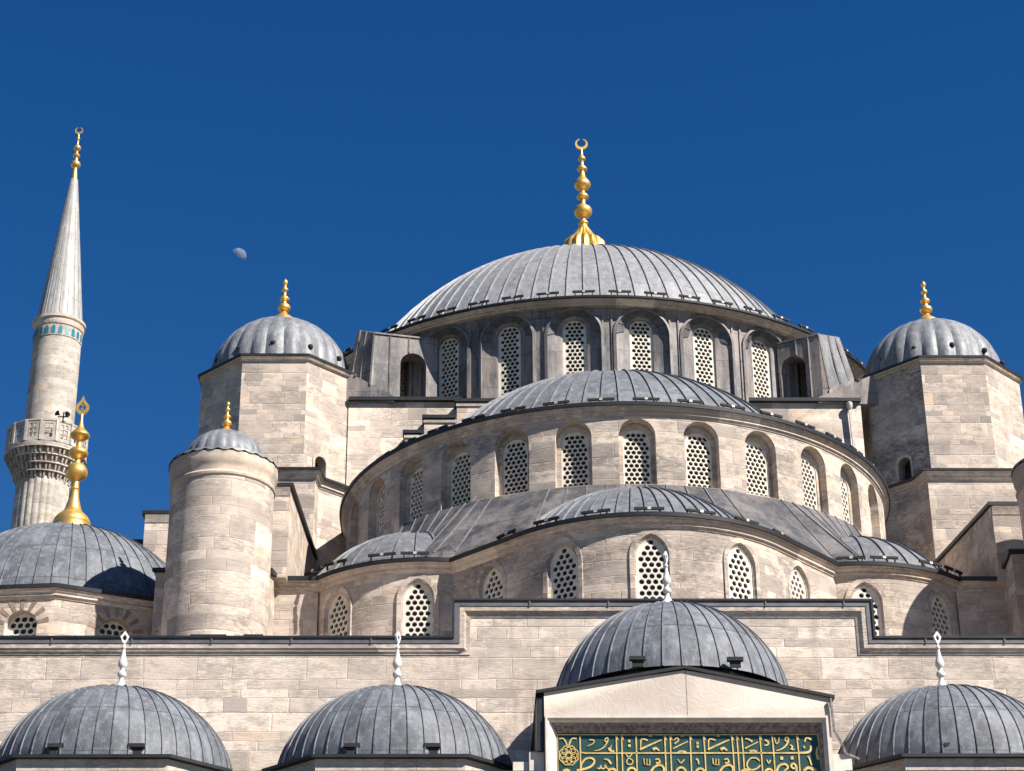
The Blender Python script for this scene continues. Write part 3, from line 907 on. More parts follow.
# wall below, as three cylinders joined by short concave links
ex = MB()
def seg_wall(c, R, a0, a1, ops_az):
    p = circ_path(c[0], c[1], R)
    ops = [dict(u=rad(a) * R, steps=[('pointed', .48, 21.2, 22.98, 0), ('pointed', .465, 21.2, 22.98, .07), ('pointed', .44, 21.3, 22.96, .075), ('pointed', .44, 21.3, 22.96, .22)]) for a in ops_az]
    wall(ex, p, rad(a0) * R, rad(a1) * R, 18.5, 24.1, ops, .3)
    return [p(rad(a) * R) for a in ops_az]
DW = .24
wp_all = []
wp_all += seg_wall(LE, LE[2] - DW, -57, 11, [-41.5, -3.5])
wp_all += seg_wall(CE, CE[2] - DW, -50, 50, [-30, -0.6, 30.3])
wp_all += seg_wall(RE, RE[2] - DW, -12, 54, [0, 36.5])
def onc(c, a, R): return (c[0] + R * math.sin(rad(a)), c[1] - R * math.cos(rad(a)))
for A_e, B_e, xw in ((onc(LE, 11, LE[2] - DW), onc(CE, -50, CE[2] - DW), -4.42), (onc(CE, 50, CE[2] - DW), onc(RE, -12, RE[2] - DW), 4.55)):
    lp = line_path(*A_e, *B_e)
    L_e = math.dist(A_e, B_e)
    u_e = L_e * (xw - A_e[0]) / (B_e[0] - A_e[0])
    wall(ex, lp, 0, L_e, 18.5, 24.1, [dict(u=u_e, steps=[('pointed', .48, 21.2, 22.98, 0), ('pointed', .465, 21.2, 22.98, .07), ('pointed', .44, 21.3, 22.96, .075), ('pointed', .44, 21.3, 22.96, .22)])], .3)
    wp_all.append(lp(u_e))
exedra = B(ex, 'exedra_wall', M['stone_exedra'])
for p in wp_all:
    grille('window', 'pointed', .44, 1.66, .195, exedra, p, .12, 21.3, MQ, .395)
# flat stone architraves round the exedra windows
for p in wp_all:
    fr = MB()
    tx, ty = -p[3], p[2]
    A = contour('pointed', .62, 19.0, 22.98); C = contour('pointed', .49, 19.0, 22.98)
    for i in range(len(A) - 1):
        def q(c, d): return (p[0] + tx * c[0] + p[2] * d, p[1] + ty * c[0] + p[3] * d, c[1])
        fr.face([q(A[i], .012), q(A[i + 1], .012), q(C[i + 1], .012), q(C[i], .012)])
        fr.face([q(A[i], -.06), q(A[i + 1], -.06), q(A[i + 1], .012), q(A[i], .012)])
        fr.face([q(C[i], .012), q(C[i + 1], .012), q(C[i + 1], -.06), q(C[i], -.06)])
    B(fr, 'window_frame', M['stone_exedra'], exedra)
inner = [(x, y) for x, y in outline(-DW - .0)]
cs, cl = MB(), MB()
ext = [(-9.75 - 0.28 - 2.4, 58.98), (-10.1, 58.98)] + inner[1:-1] + [(10.0, 58.98), (13.2, 58.98)]
ext = [p for p in ext]
cornice(cs, cl, ext, 24.08, .21, .30, .11)
B(cs, 'cornice', M['moulding'], exedra)
B(cl, 'lead_rim', M['lead_edge'], exedra)
# lead skirt between semi-dome wall and exedra outline
sk = MB()
o2 = outline(-.05)
N = len(o2)
def ang(p): return math.atan2(p[0] - .05, SY - p[1])
def ray_c(a, R): return (0.05 + R * math.sin(a), SY - R * math.cos(a))
NF = 30
prevp = None
sk_pts = []
for i in range(N):
    a = ang(o2[i]); d = math.hypot(o2[i][0] - .05, o2[i][1] - SY)
    cl_ = min(abs(math.degrees(a)), abs(abs(math.degrees(a)) - 45)); wz_ = max(0.0, 1 - cl_ / 13.0)
    mid = min(d - .05, 12.35 - 1.25 * wz_)
    top = ray_c(a, RS + .0); m = ray_c(a, mid); 
    sk_pts.append([(*ray_c(a, RS - .02), 27.22), (*ray_c(a, RS + .22), 27.10), (*ray_c(a, (RS + mid) / 2 + .1), 25.75 - .2 * wz_), (*m, 24.42 - .12 * wz_), (*o2[i], 24.16)])
for i in range(N - 1):
    for j in range(4):
        u0 = i * .45; u1 = (i + 1) * .45
        sk.face([sk_pts[i][j + 1], sk_pts[i + 1][j + 1], sk_pts[i + 1][j], sk_pts[i][j]], [(u0, j * 1.2 + 1.2), (u1, j * 1.2 + 1.2), (u1, j * 1.2), (u0, j * 1.2)])
for i in range(0, N, 2):
    for j in range(1, 3):
        a = Vector(sk_pts[i][j]); b = Vector(sk_pts[i][j + 1])
        sk.bar(a + Vector((0, 0, .015)), b + Vector((0, 0, .012)), .036, .04, (0, 0, 1), 1)
sk.face([(-13.2, 58.9, 24.12), (-9.6, 58.9, 24.12), (-9.3, 70, 24.6), (-13.2, 70, 24.6)])
sk.face([(9.6, 58.9, 24.12), (13.2, 58.9, 24.12), (13.2, 70, 24.6), (9.4, 70, 24.6)])
B(sk, 'lead_skirt_roof', [M['lead_skirt'], M['lead']], angle=18)
for (cx, cy, R, zc2, zb2, ns, angs, kk) in ((0.02, 58.95, 5.04, 21.70, 24.22, 60, [-51 + 17 * k for k in range(7)], 5.12),
                                      (LE[0] - .35, LE[1] - .2, 4.12, 22.2, 24.22, 32, [-50, -36, -14, 0], 4.05), (RE[0] + .2, RE[1] - .2, 4.12, 22.2, 24.22, 32, [-8, 6, 28, 42], 4.05)):
    mb = MB()
    dome_mesh(mb, R, R, zc2, math.acos((zb2 - zc2) / R), ns, cx, cy, seam=(.05, .05), sub=2, nlat=18)
    d = B(mb, 'exedra_dome', M['lead'])
    guards(d, MQ, .85, kk, 24.24, cx, cy, [rad(a) for a in angs])

# ---------------- side blocks and stepped walls either side
def block(x0, x1, yf, yb, zb, ztf, ztb, name='buttress_wall', mat='stone_tower', cap=.12, mold=True, parent=None):
    mb = MB()
    f = lambda p: (ztf if p[1] < (yf + yb) / 2 else ztb) - cap
    mb.prism([(x0, yf), (x1, yf), (x1, yb), (x0, yb)], zb, f)
    o = B(mb, name, M[mat], parent)
    c = MB()
    pl = [(x0 - .10, yf - .10), (x1 + .10, yf - .10), (x1 + .10, yb), (x0 - .10, yb)]
    c.prism(pl, lambda p: f(p) + .004, lambda p: f(p) + cap)
    B(c, 'lead_coping', M['lead_edge'], o)
    if mold:
        m = MB()
        m.sweep([(x0, yb - .2), (x0, yf), (x1, yf)][1:], [(-.05, ztf - cap - .28), (.02, ztf - cap - .28), (.05, ztf - cap - .12), (.09, ztf - cap - .02), (-.05, ztf - cap - .02)], ZUP)
        B(m, 'moulding', M['moulding'], o)
    return o
block(-12.4, -10.52, 58.35, 68.6, 24.0, 27.05, 28.7)
block(10.95, 13.2, 58.45, 68.6, 24.0, 26.5, 27.95)
bb = MB()
bb.box(-13.2, -9.60, 58.98, 70, 18, 24.05)
bb.box(9.72, 13.2, 58.98, 70, 18, 24.05)
B(bb, 'side_wall', M['stone_tower'], split=True)
block(-14.2, -10.9, 57.0, 58.96, 18, 23.75, 24.3, mold=False)
block(11.15, 15.0, 57.6, 58.96, 18, 24.6, 24.35, mold=False)
block(-15.66, -13.6, 63.0, 69, 18, 28.08, 28.08)
block(-16.02, -15.4, 63.6, 69, 18, 27.3, 27.3, mold=False)

# ---------------- stair turrets
def turret(cx, cy):
    R = 1.50
    mb = MB()
    p = circ_path(cx, cy, R)
    wall(mb, p, -PI * R, PI * R, 18.5, 26.240, [], .22)
    t = B(mb, 'turret', M['stone_turret'])
    c = MB()
    N = 176
    prof = [(1.46, 25.74), (1.54, 25.78), (1.555, 25.84), (1.53, 25.89), (1.50, 25.91), (1.51, 26.02), (1.54, 26.12), (1.575, 26.18), (1.59, 26.34), (1.59, 26.48), (1.2, 26.57)]
    c.lathe(prof, N, cx, cy)
    B(c, 'cornice', M['moulding'], t)
    l = MB()
    for q in range(N):       # scalloped lead skirt hanging over the cornice
        aa = [2 * PI * q / N, 2 * PI * (q + 1) / N]
        P_ = lambda a, r, z: (cx + r * math.sin(a), cy - r * math.cos(a), z)
        zl = [26.550 - .07 * abs(math.sin(13 * a)) for a in aa]; rl = [1.605 + .02 * abs(math.sin(13 * a)) for a in aa]
        l.face([P_(aa[0], rl[0], zl[0]), P_(aa[1], rl[1], zl[1]), P_(aa[1], 1.60, 26.580), P_(aa[0], 1.60, 26.580)])
        l.face([P_(aa[0], 1.60, 26.580), P_(aa[1], 1.60, 26.580), P_(aa[1], 1.1, 26.720), P_(aa[0], 1.1, 26.720)])
    dome_mesh(l, 1.22, 1.12, 26.620, PI / 2 * .99, 20, cx, cy, seam=(0, 0), nlat=16, lobes=22, lobe_a=.055, sub=6, alt=False)
    B(l, 'dome', M['lead_tower'], t)
    f = MB()
    f.lathe(smooth_prof([(r * .62, 27.70 + z * .62) for r, z in small_prof], 2), 16, cx, cy)
    B(f, 'finial', M['gold'], t)
    return t
turret(-12.28, 56.15)
turret(12.66, 56.0)

# ---------------- corner dome of the prayer hall, left
cx, cy = -17.83, 62.0
RP = 5.35
poly = [(cx + RP / math.cos(PI / 12) * math.sin(rad(9 + 30 * k)), cy - RP / math.cos(PI / 12) * math.cos(rad(9 + 30 * k))) for k in range(12)]
mb = MB()
for i in range(12):
    a, b = poly[i], poly[(i + 1) % 12]
    L = math.dist(a, b)
    ops = []
    if i in (10, 11, 0, 1): ops = [dict(u=L / 2 + (.5 if i == 11 else .40 if i == 0 else 0), steps=[('round', .48, 20.6, 21.85, 0), ('round', .46, 20.6, 21.85, .3)])]
    wall(mb, line_path(a[0], a[1], b[0], b[1]), 0, L, 18, 22.95, ops, 3)
cdw = B(mb, 'corner_dome_wall', M['stone'])
for i in (11, 0):
    a, b = poly[i], poly[(i + 1) % 12]
    L = math.dist(a, b)
    uu = L / 2 + (.5 if i == 11 else .40 if i == 0 else 0)
    p = line_path(a[0], a[1], b[0], b[1])(uu)
    grille('window', 'round', .46, 1.25, .21, cdw, p, .28, 20.6, MQ, .41)
    tx, ty = -p[3], p[2]
    vs = MB()
    for k in range(7):
        a0, a1 = PI * (k + .28) / 7, PI * (k + .70) / 7
        q = [(.50 * math.cos(a1), .50 * math.sin(a1)), (.50 * math.cos(a0), .50 * math.sin(a0)), (.83 * math.cos(a0), .83 * math.sin(a0)), (.83 * math.cos(a1), .83 * math.sin(a1))]
        vs.face([(p[0] + tx * x + p[2] * .012, p[1] + ty * x + p[3] * .012, 21.85 + z) for x, z in q])
    B(vs, 'voussoir', M['brown_stone'], cdw, split=True)
cs, cl = MB(), MB()
cornice(cs, cl, poly, 22.95, .16, .3, .10, closed=True)
B(cs, 'cornice', M['moulding'], cdw)
B(cl, 'lead_rim', M['lead_edge'], cdw)
mb = MB()
dome_mesh(mb, 4.75, 4.75, 22.12, math.acos((22.98 - 22.12) / 4.75), 56, cx, cy, seam=(.036, .034), sub=2, nlat=22)
mb.lathe([(4.6, 23.05), (5.5, 23.06)], 12, cx, cy)
cd = B(mb, 'corner_dome', M['lead_portico'])
guards(cd, MQ, .9, 4.95, 23.1, cx, cy, [rad(a) for a in (-40, -27, -8, 6, 22, 36, 50)], False)
alem = [(.0, 26.6), (.62, 26.6), (.58, 27.15), (.60, 27.25), (.5, 27.45), (.3, 27.65), (.22, 27.9), (.16, 28.15), (.14, 28.38), (.16, 28.42), (.13, 28.48), (.13, 28.72), (.28, 28.82), (.36, 28.98), (.35, 29.1), (.26, 29.26), (.11, 29.36), (.1, 29.5), (.2, 29.56), (.31, 29.66), (.31, 29.76), (.22, 29.86), (.11, 29.93), (.1, 30.12), (.18, 30.2), (.31, 30.3), (.31, 30.38), (.2, 30.52), (.12, 30.62), (.06, 30.85), (.05, 31.1), (.0, 31.14)]
mb = MB()
mb.lathe(smooth_prof(alem, 2), 32, cx, cy)
leaf = [(0, 31.80), (.07, 31.62), (.2, 31.45), (.225, 31.33), (.17, 31.2), (.06, 31.1), (-.06, 31.1), (-.17, 31.2), (-.225, 31.33), (-.2, 31.45), (-.07, 31.62)]
hole = [(x * .55, 31.34 + (z - 31.34) * .5) for x, z in leaf]
for i in range(len(leaf)):
    j = (i + 1) % len(leaf)
    for yy in (-.03, .03):
        mb.face([(cx + leaf[i][0], cy + yy, leaf[i][1]), (cx + leaf[j][0], cy + yy, leaf[j][1]), (cx + hole[j][0], cy + yy, hole[j][1]), (cx + hole[i][0], cy + yy, hole[i][1])])
    mb.face([(cx + leaf[i][0], cy - .03, leaf[i][1]), (cx + leaf[j][0], cy - .03, leaf[j][1]), (cx + leaf[j][0], cy + .03, leaf[j][1]), (cx + leaf[i][0], cy + .03, leaf[i][1])])
for x in (-.1, 0, .1): mb.bar((cx + x, cy, 31.18), (cx - x * .6, cy, 31.5), .02, .02)
B(mb, 'finial', M['gold'], cd)

# ---------------- facade wall with stepped cornice
YF = 50.92
fw = MB()
W = 27.0
XL, XR = -5.27, 5.31
ZS, ZM = 19.36, 20.38
wall(fw, line_path(-W, YF + .16, XL, YF + .16), 0, W + XL, 0, ZS, [], 3)
wall(fw, line_path(XL, YF + .16, XR, YF + .16), 0, XR - XL, 0, ZM, [], 3)
wall(fw, line_path(XR, YF + .16, W, YF + .16), 0, W - XR, 0, ZS, [], 3)
fw.face([(-W, YF + .16, ZS), (XL, YF + .16, ZS), (XL, 51.9, ZS), (-W, 51.9, ZS)])
fw.face([(XR, YF + .16, ZS), (W, YF + .16, ZS), (W, 51.9, ZS), (XR, 51.9, ZS)])
fw.face([(XL, YF + .16, ZM), (XR, YF + .16, ZM), (XR, 51.9, ZM), (XL, 51.9, ZM)])
fw.face([(XL, YF + .16, ZS), (XL, 51.9, ZS), (XL, 51.9, ZM), (XL, YF + .16, ZM)])
fw.face([(XR, YF + .16, ZS), (XR, 51.9, ZS), (XR, 51.9, ZM), (XR, YF + .16, ZM)])
facade = B(fw, 'facade_wall', M['stone_facade'])
bk = MB()
bk.prism([(-W, 51.9), (W, 51.9), (W, 104), (-W, 104)], 0, 18.7)
B(bk, 'prayer_hall', M['stone_tower'])
path = [(-W, ZS), (XL, ZS), (XL, ZM), (XR, ZM), (XR, ZS), (W, ZS)]
YW = YF + .16
m = MB()
# profile: a = distance below the top edge (right-hand normal points down), b = y
prof = [(0, YW - .12), (.12, YW - .12), (.13, YW - .10), (.19, YW - .05), (.27, YW - .025), (.28, YW + .05)]
m.sweep(path, prof, lambda q, b: (q[0], b, q[1]))
B(m, 'cornice', M['moulding'], facade)
m = MB()
m.sweep(path, [(-.14, YW + .3), (-.14, YW - .13), (-.004, YW - .14), (-.004, YW + .1)], lambda q, b: (q[0], b, q[1]))
lip = MB()
lip.sweep(path, [(-.20, YW + .3), (-.20, YW - .17), (-.143, YW - .17), (-.143, YW + .3)], lambda q, b: (q[0], b, q[1]))
B(lip, 'coping_lip', M['lead_edge'], facade)
for k in range(26):
    x = -W + 1 + k * 2.05
    z = ZM if XL + .3 < x < XR - .3 else ZS
    if abs(x - XL) < .3 or abs(x - XR) < .3: continue
    m.box(x - .02, x + .02, YW - .16, YW - .12, z - .004, z + .142)
B(m, 'lead_coping', M['lead_band'], facade)
m = MB()
for x0, x1 in ((-12.23, -11.3), (-10.86, -10.35)):
    m.bar((x0, YW, ZS + .26), (x1, YW, ZS + .26), .05, .05)
    m.bar((x0 + .15, YW, ZS + .1), (x0 + .15, YW, ZS + .26), .03, .03, (0, 1, 0)); m.bar((x1 - .15, YW, ZS + .1), (x1 - .15, YW, ZS + .26), .03, .03, (0, 1, 0))
B(m, 'roof_rail', M['black'], facade, split=True)
# downpipe beside the right tower
m = MB()
m.bar((9.15, 69.85, 35.2), (9.3, 69.85, 30.2), .11, .11, (0, 1, 0))
m.lathe([(.06, 35.1), (.11, 35.2), (.12, 35.36), (.08, 35.4)], 12, 9.15, 69.83)
B(m, 'downpipe', M['pipe'])

# ================================================================== PORTICO
PB = (0, 46, 0)
portico = thing('portico', 'lead domed courtyard portico standing in front of the pale facade wall', 'portico', PB)
portico['base'] = PB
def BP(mb, name, mat, parent=None, **kw):
    return mb.build(name, mat, parent if parent is not None else portico, root=portico, **kw)
mb = MB()
wall(mb, line_path(-27, 46.15, -3.5, 46.15), 0, 23.5, 0, 14.35, [dict(u=3.3 + 6.82 * k, steps=[('pointed', 2.5, 0.0, 8.2, 0), ('pointed', 2.45, 0.0, 8.2, .8)]) for k in range(3)], 3)
wall(mb, line_path(3.6, 46.15, 27, 46.15), 0, 23.4, 0, 14.35, [dict(u=3.3 + 6.82 * k, steps=[('pointed', 2.5, 0.0, 8.2, 0), ('pointed', 2.45, 0.0, 8.2, .8)]) for k in range(3)], 3)
BP(mb, 'arcade_wall', M['stone_facade'], split=True)
mb = MB()
mb.box(-27, -3.45, 46.0, 51.05, 14.36, 14.62)
mb.box(3.55, 27, 46.0, 51.05, 14.36, 14.62)
roof = BP(mb, 'roof', M['lead_edge'], split=True)

def cham(cx, cy, h, c):
    return [(cx - h + c, cy - h), (cx + h - c, cy - h), (cx + h, cy - h + c), (cx + h, cy + h - c), (cx + h - c, cy + h), (cx - h + c, cy + h), (cx - h, cy + h - c), (cx - h, cy - h + c)]
wfin = [(.0, -.03), (.27, -.16), (.27, -.02), (.24, .06), (.16, .12), (.085, .26), (.075, .34), (.12, .37), (.135, .43), (.11, .49), (.075, .52), (.08, .58), (.125, .63), (.14, .7), (.125, .77), (.09, .86), (.055, 1.0), (.045, 1.08), (.07, 1.11), (.06, 1.15), (.035, 1.18), (.035, 1.24), (0, 1.25)]
def white_finial(loc, sc=1.0):
    f = MB()
    f.lathe(smooth_prof(wfin, 2), 20, 0, 0)
    # pierced lozenge at the tip
    o = [(0, 1.56), (.135, 1.41), (.045, 1.24), (-.045, 1.24), (-.135, 1.41)]
    i = [(0, 1.47), (.07, 1.39), (.03, 1.31), (-.03, 1.31), (-.07, 1.39)]
    for a in range(5):
        b = (a + 1) % 5
        for y in (-.035, .035):
            f.face([(o[a][0], y, o[a][1]), (o[b][0], y, o[b][1]), (i[b][0], y, i[b][1]), (i[a][0], y, i[a][1])])
        f.face([(o[a][0], -.035, o[a][1]), (o[b][0], -.035, o[b][1]), (o[b][0], .035, o[b][1]), (o[a][0], .035, o[a][1])])
        f.face([(i[a][0], -.035, i[a][1]), (i[b][0], -.035, i[b][1]), (i[b][0], .035, i[b][1]), (i[a][0], .035, i[a][1])])
    return f
pd0 = None
FLOODS = []
for k, X in enumerate((-13.63, -6.81, 6.76)):
    bs = (X, 49.5, 0)
    mb = MB()
    dome_mesh(mb, 2.90, 2.46, 15.14, PI / 2 * .995, 46, 0, 0, seam=(.032, .028), sub=3, nlat=22, alt=True)
    d = mb.build('portico_dome', M['lead_portico'], portico)
    d.location = (X, 49.5 - 46, 0)
    c8 = cham(0, 0, 2.92, 1.2)
    st, cl = MB(), MB()
    st.prism(c8, 14.55, 15.06)
    s_o = st.build('drum', M['stone_facade'], d)
    cl.prism(cham(0, 0, 3.06, 1.25), 15.064, 15.14)
    cl.build('lead_rim', M['lead_edge'], d, smooth=False)
    f = white_finial(None).build('finial', M['white_marble'], d)
    f.location = (0, 0, 17.62)
    f.rotation_euler = (0, 0, (.1, 1.05, .35)[k]); f.scale = (.82, .82, 1)
    for x in (-.9, .95) if k != 2 else (-.55, 1.7):
        FLOODS.append((X + x, 49.5 - 2.74, 15.38))

# ================================================================== PORTAL
PT = (0.0, 46.2, 0)
portal = thing('portal', 'pale marble portal with pedimented top and green inscription panel', 'portal', PT)
portal['base'] = PT
def BT(mb, name, mat, parent=None, **kw):
    return mb.build(name, mat, parent if parent is not None else portal, root=portal, **kw)
YP = 46.2
k = NT('carved_marble')
obj = k.n('ShaderNodeTexCoord').outputs['Object']
n1 = k.noise(obj, 1.2, 5, .6)
vor = k.n('ShaderNodeTexVoronoi', feature='SMOOTH_F1'); vor.inputs['Scale'].default_value = 4.5
nn = k.n('ShaderNodeTexNoise'); nn.inputs['Scale'].default_value = 1.6; k.l(obj, nn.inputs['Vector'])
k.l(k.mix(.35, obj, nn.outputs['Color']), vor.inputs['Vector'])
k.l(k.mix(k.ramp(n1, [(.35, (0, 0, 0)), (.65, (1, 1, 1))]), (.44, .372, .318), (.52, .45, .388)), k.b.inputs['Base Color'])
k.b.inputs['Roughness'].default_value = .6
sn = k.math('SINE', k.math('MULTIPLY', vor.outputs['Distance'], 38.0))
bp = k.n('ShaderNodeBump'); bp.inputs['Strength'].default_value = .15; bp.inputs['Distance'].default_value = .006
k.l(sn, bp.inputs['Height']); k.l(bp.outputs[0], k.b.inputs['Normal'])
M['carved'] = k.m
XA, XB = -3.28, 3.32           # outer edges of the wall
PX0, PX1, PZ1, PZ0 = -2.99, 3.04, 15.62, 12.9     # panel opening
body = MB()
def pz(x):   # underside of the pediment coping
    return 17.06 - (x - 0.0) / 3.45 * .62 if x > 0 else 17.06 + x / 3.45 * .52
FX0, FX1, FZ1 = PX0 - .27, PX1 + .22, PZ1 + .33   # outer line of the frame
# front face above and beside the frame
body.face([(XA, YP, FZ1), (0, YP, FZ1), (0, YP, pz(0)), (XA, YP, pz(XA))])
body.face([(0, YP, FZ1), (XB, YP, FZ1), (XB, YP, pz(XB)), (0, YP, pz(0))])
body.face([(XA, YP, 0), (FX0, YP, 0), (FX0, YP, FZ1), (XA, YP, FZ1)])
body.face([(FX1, YP, 0), (XB, YP, 0), (XB, YP, FZ1), (FX1, YP, FZ1)])
body.face([(FX0, YP, 0), (FX1, YP, 0), (FX1, YP, PZ0), (FX0, YP, PZ0)])
body.face([(XA, YP, 0), (XA, 51.0, 0), (XA, 51.0, pz(XA)), (XA, YP, pz(XA))])
body.face([(XB, YP, 0), (XB, 51.0, 0), (XB, 51.0, pz(XB)), (XB, YP, pz(XB))])
body_o = BT(body, 'front_wall', M['carved'])
jt = MB()
jt.face([(.02, YP - .003, FZ1 + .01), (.034, YP - .003, FZ1 + .01), (.034, YP - .003, pz(0) - .02), (.02, YP - .003, pz(0) - .02)])
BT(jt, 'slab_joint', M['dark_moulding'], body_o)
side = MB()
side.box(-4.0, XA - .004, YP + .25, 46.9, 0, 14.95)
side.box(XB + .004, 3.75, YP + .25, 46.9, 0, 14.95)
side.box(XA - .35, XA - .01, YP + .15, YP + .6, 14.7, 15.15)
side.box(XB + .01, XB + .45, YP + .15, YP + .6, 14.7, 15.1)
BT(side, 'side_pier', M['marble'], split=True)
# stepped mouldings of the frame (top and both sides)
fr = MB()
fp = [(FX0, PZ0), (FX0, FZ1), (FX1, FZ1), (FX1, PZ0)]
fr.sweep(fp, [(-.0, YP - .06), (.05, YP - .06), (.06, YP - .02), (.09, YP - .02), (.10, YP + .03), (.13, YP + .05)], lambda q, b: (q[0], b, q[1]))
fr.sweep(fp, [(0, YP - .06), (0, YP + .02)], lambda q, b: (q[0], b, q[1]))
BT(fr, 'frame', M['marble'], body_o)
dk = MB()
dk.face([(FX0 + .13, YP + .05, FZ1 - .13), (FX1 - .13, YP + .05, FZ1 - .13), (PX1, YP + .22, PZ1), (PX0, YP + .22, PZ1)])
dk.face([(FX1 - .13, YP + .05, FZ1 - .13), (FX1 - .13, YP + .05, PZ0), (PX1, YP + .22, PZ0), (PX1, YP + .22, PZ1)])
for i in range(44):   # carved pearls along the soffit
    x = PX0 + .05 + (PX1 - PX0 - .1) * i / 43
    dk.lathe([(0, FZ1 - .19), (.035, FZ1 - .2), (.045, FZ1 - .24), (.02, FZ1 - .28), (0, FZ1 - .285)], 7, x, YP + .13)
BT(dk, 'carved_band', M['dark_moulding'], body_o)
ls = MB()
ls.face([(FX0 + .13, YP + .05, FZ1 - .13), (FX0 + .13, YP + .05, PZ0), (PX0, YP + .22, PZ0), (PX0, YP + .22, PZ1)])
BT(ls, 'splayed_jamb', M['marble'], body_o)
YG = YP + .22
pn = MB()
pn.box(PX0, PX1, YG, YG + .05, PZ0, PZ1)
panel = BT(pn, 'inscription_panel', M['panel_green'])

# lettering: strokes drawn in the plane of the panel, units of 1/6.827 photo pixel
def pa_(x, y): return (-2.985 + (x / 6.827 + 550 - 557) / 43.45, 15.59 - (y / 6.827 + 720 - 732.4) / 42.86)
def pb_(x, y): return pa_(x + 140 * 6.827, y)
def cat(pts, n=5):
    if len(pts) < 3: return pts
    P = [pts[0]] + pts + [pts[-1]]
    out = []
    for i in range(1, len(P) - 2):
        for j in range(n):
            t = j / n
            out.append(tuple(.5 * ((2 * P[i][d]) + (-P[i - 1][d] + P[i + 1][d]) * t + (2 * P[i - 1][d] - 5 * P[i][d] + 4 * P[i + 1][d] - P[i + 2][d]) * t * t + (-P[i - 1][d] + 3 * P[i][d] - 3 * P[i + 1][d] + P[i + 2][d]) * t ** 3) for d in (0, 1)))
    out.append(pts[-1])
    return out
lt = MB()
zlev = [0]
def stroke(conv, pts, w=10, w2=None, sm=True):
    w2 = w if w2 is None else w2
    q = [conv(*p) for p in (cat(pts) if sm else pts)]
    n = len(q)
    zlev[0] = (zlev[0] + 1) % 7
    y = YG - .018 - .0006 * zlev[0]
    L, Rr = [], []
    for i in range(n):
        a = q[max(0, i - 1)]; b = q[min(n - 1, i + 1)]
        d = Vector((b[0] - a[0], b[1] - a[1]))
        if d.length < 1e-9: d = Vector((1, 0))
        d.normalize()
        ww = (.80 if w < 11.5 else 1.12) * (w + (w2 - w) * i / max(1, n - 1)) / 6.827 / 43.2 / 2
        L.append((q[i][0] - d.y * ww, q[i][1] + d.x * ww)); Rr.append((q[i][0] + d.y * ww, q[i][1] - d.x * ww))
    for i in range(n - 1):
        lt.face([(L[i][0], y, L[i][1]), (L[i + 1][0], y, L[i + 1][1]), (Rr[i + 1][0], y, Rr[i + 1][1]), (Rr[i][0], y, Rr[i][1])])
        lt.face([(L[i][0], y, L[i][1]), (L[i + 1][0], y, L[i + 1][1]), (L[i + 1][0], YG + .004, L[i + 1][1]), (L[i][0], YG + .004, L[i][1])])
        lt.face([(Rr[i][0], y, Rr[i][1]), (Rr[i + 1][0], y, Rr[i + 1][1]), (Rr[i + 1][0], YG + .004, Rr[i + 1][1]), (Rr[i][0], YG + .004, Rr[i][1])])
def ring(conv, cx, cy, r, w=9, ry=None):
    ry = ry or r
    stroke(conv, [(cx + r * math.cos(2 * PI * i / 14), cy + ry * math.sin(2 * PI * i / 14)) for i in range(15)], w)
def dot(conv, x, y, r=7):
    stroke(conv, [(x - r, y), (x + r, y)], 2 * r, sm=False)
A_, B_ = pa_, pb_
BOT = 500
# border and grid lines
stroke(A_, [(48, 88), (960, 90)], 8, sm=False); stroke(B_, [(0, 90), (885, 86)], 8, sm=False)
stroke(A_, [(52, 88), (50, BOT)], 6, sm=False); stroke(B_, [(878, 86), (884, 190), (890, BOT)], 10, sm=False)
for x in (205, 453, 490, 588, 785, 822, 958): stroke(A_, [(x, 97), (x, BOT)], 11, sm=False)
for x in (95, 288, 322, 357, 480, 565, 735): stroke(B_, [(x, 97), (x + 4, 220), (x + 6, BOT)], 11, sm=False)
for x in (453, 490, 785, 822, 958): stroke(A_, [(x - 2, 96), (x + 14, 128)], 14, 3, sm=False)
for x in (95, 288, 322, 480, 735): stroke(B_, [(x - 2, 96), (x + 14, 128)], 14, 3, sm=False)
stroke(A_, [(205, 190), (212, 212), (240, 216), (960, 216)], 11, sm=False)
stroke(B_, [(0, 216), (735, 216)], 11, sm=False)
stroke(B_, [(735, 216), (800, 212), (822, 195), (826, 165)], 13)
# upper row
stroke(A_, [(268, 124), (300, 128), (292, 150), (255, 168)], 11, 6)
stroke(A_, [(375, 122), (392, 108), (396, 128), (380, 138), (372, 124)], 9); stroke(A_, [(396, 128), (372, 170), (335, 194), (300, 200)], 11, 6)
stroke(A_, [(402, 178), (412, 198), (438, 204)], 18, 10); stroke(A_, [(412, 190), (418, 160)], 6, sm=False)
for y in (133, 165): dot(A_, 541, y, 8)
for y in (147, 172): dot(B_, 52, y, 8)
for cv, x0 in ((A_, 612), (B_, 120)):
    stroke(cv, [(x0, 192), (x0 + 80, 155), (x0 + 150, 125)], 12, 8)
    stroke(cv, [(x0 + 5, 190), (x0 + 10, 128), (x0 + 30, 120), (x0 + 55, 128)], 9, 13)
    stroke(cv, [(x0 + 88, 192), (x0 + 110, 182), (x0 + 132, 200)], 20, 8)
    stroke(cv, [(x0 + 65, 94), (x0 + 85, 100)], 14, 5, sm=False)
stroke(A_, [(845, 128), (868, 112), (878, 128), (850, 152)], 8, 12)
stroke(A_, [(838, 186), (890, 160), (942, 136)], 11, 8)
stroke(A_, [(870, 212), (892, 202), (926, 208)], 9, 14); stroke(A_, [(895, 94), (920, 100)], 14, 5, sm=False)
stroke(B_, [(375, 184), (420, 162), (466, 140)], 11, 8)
stroke(B_, [(378, 118), (400, 120), (428, 138)], 9, 16)
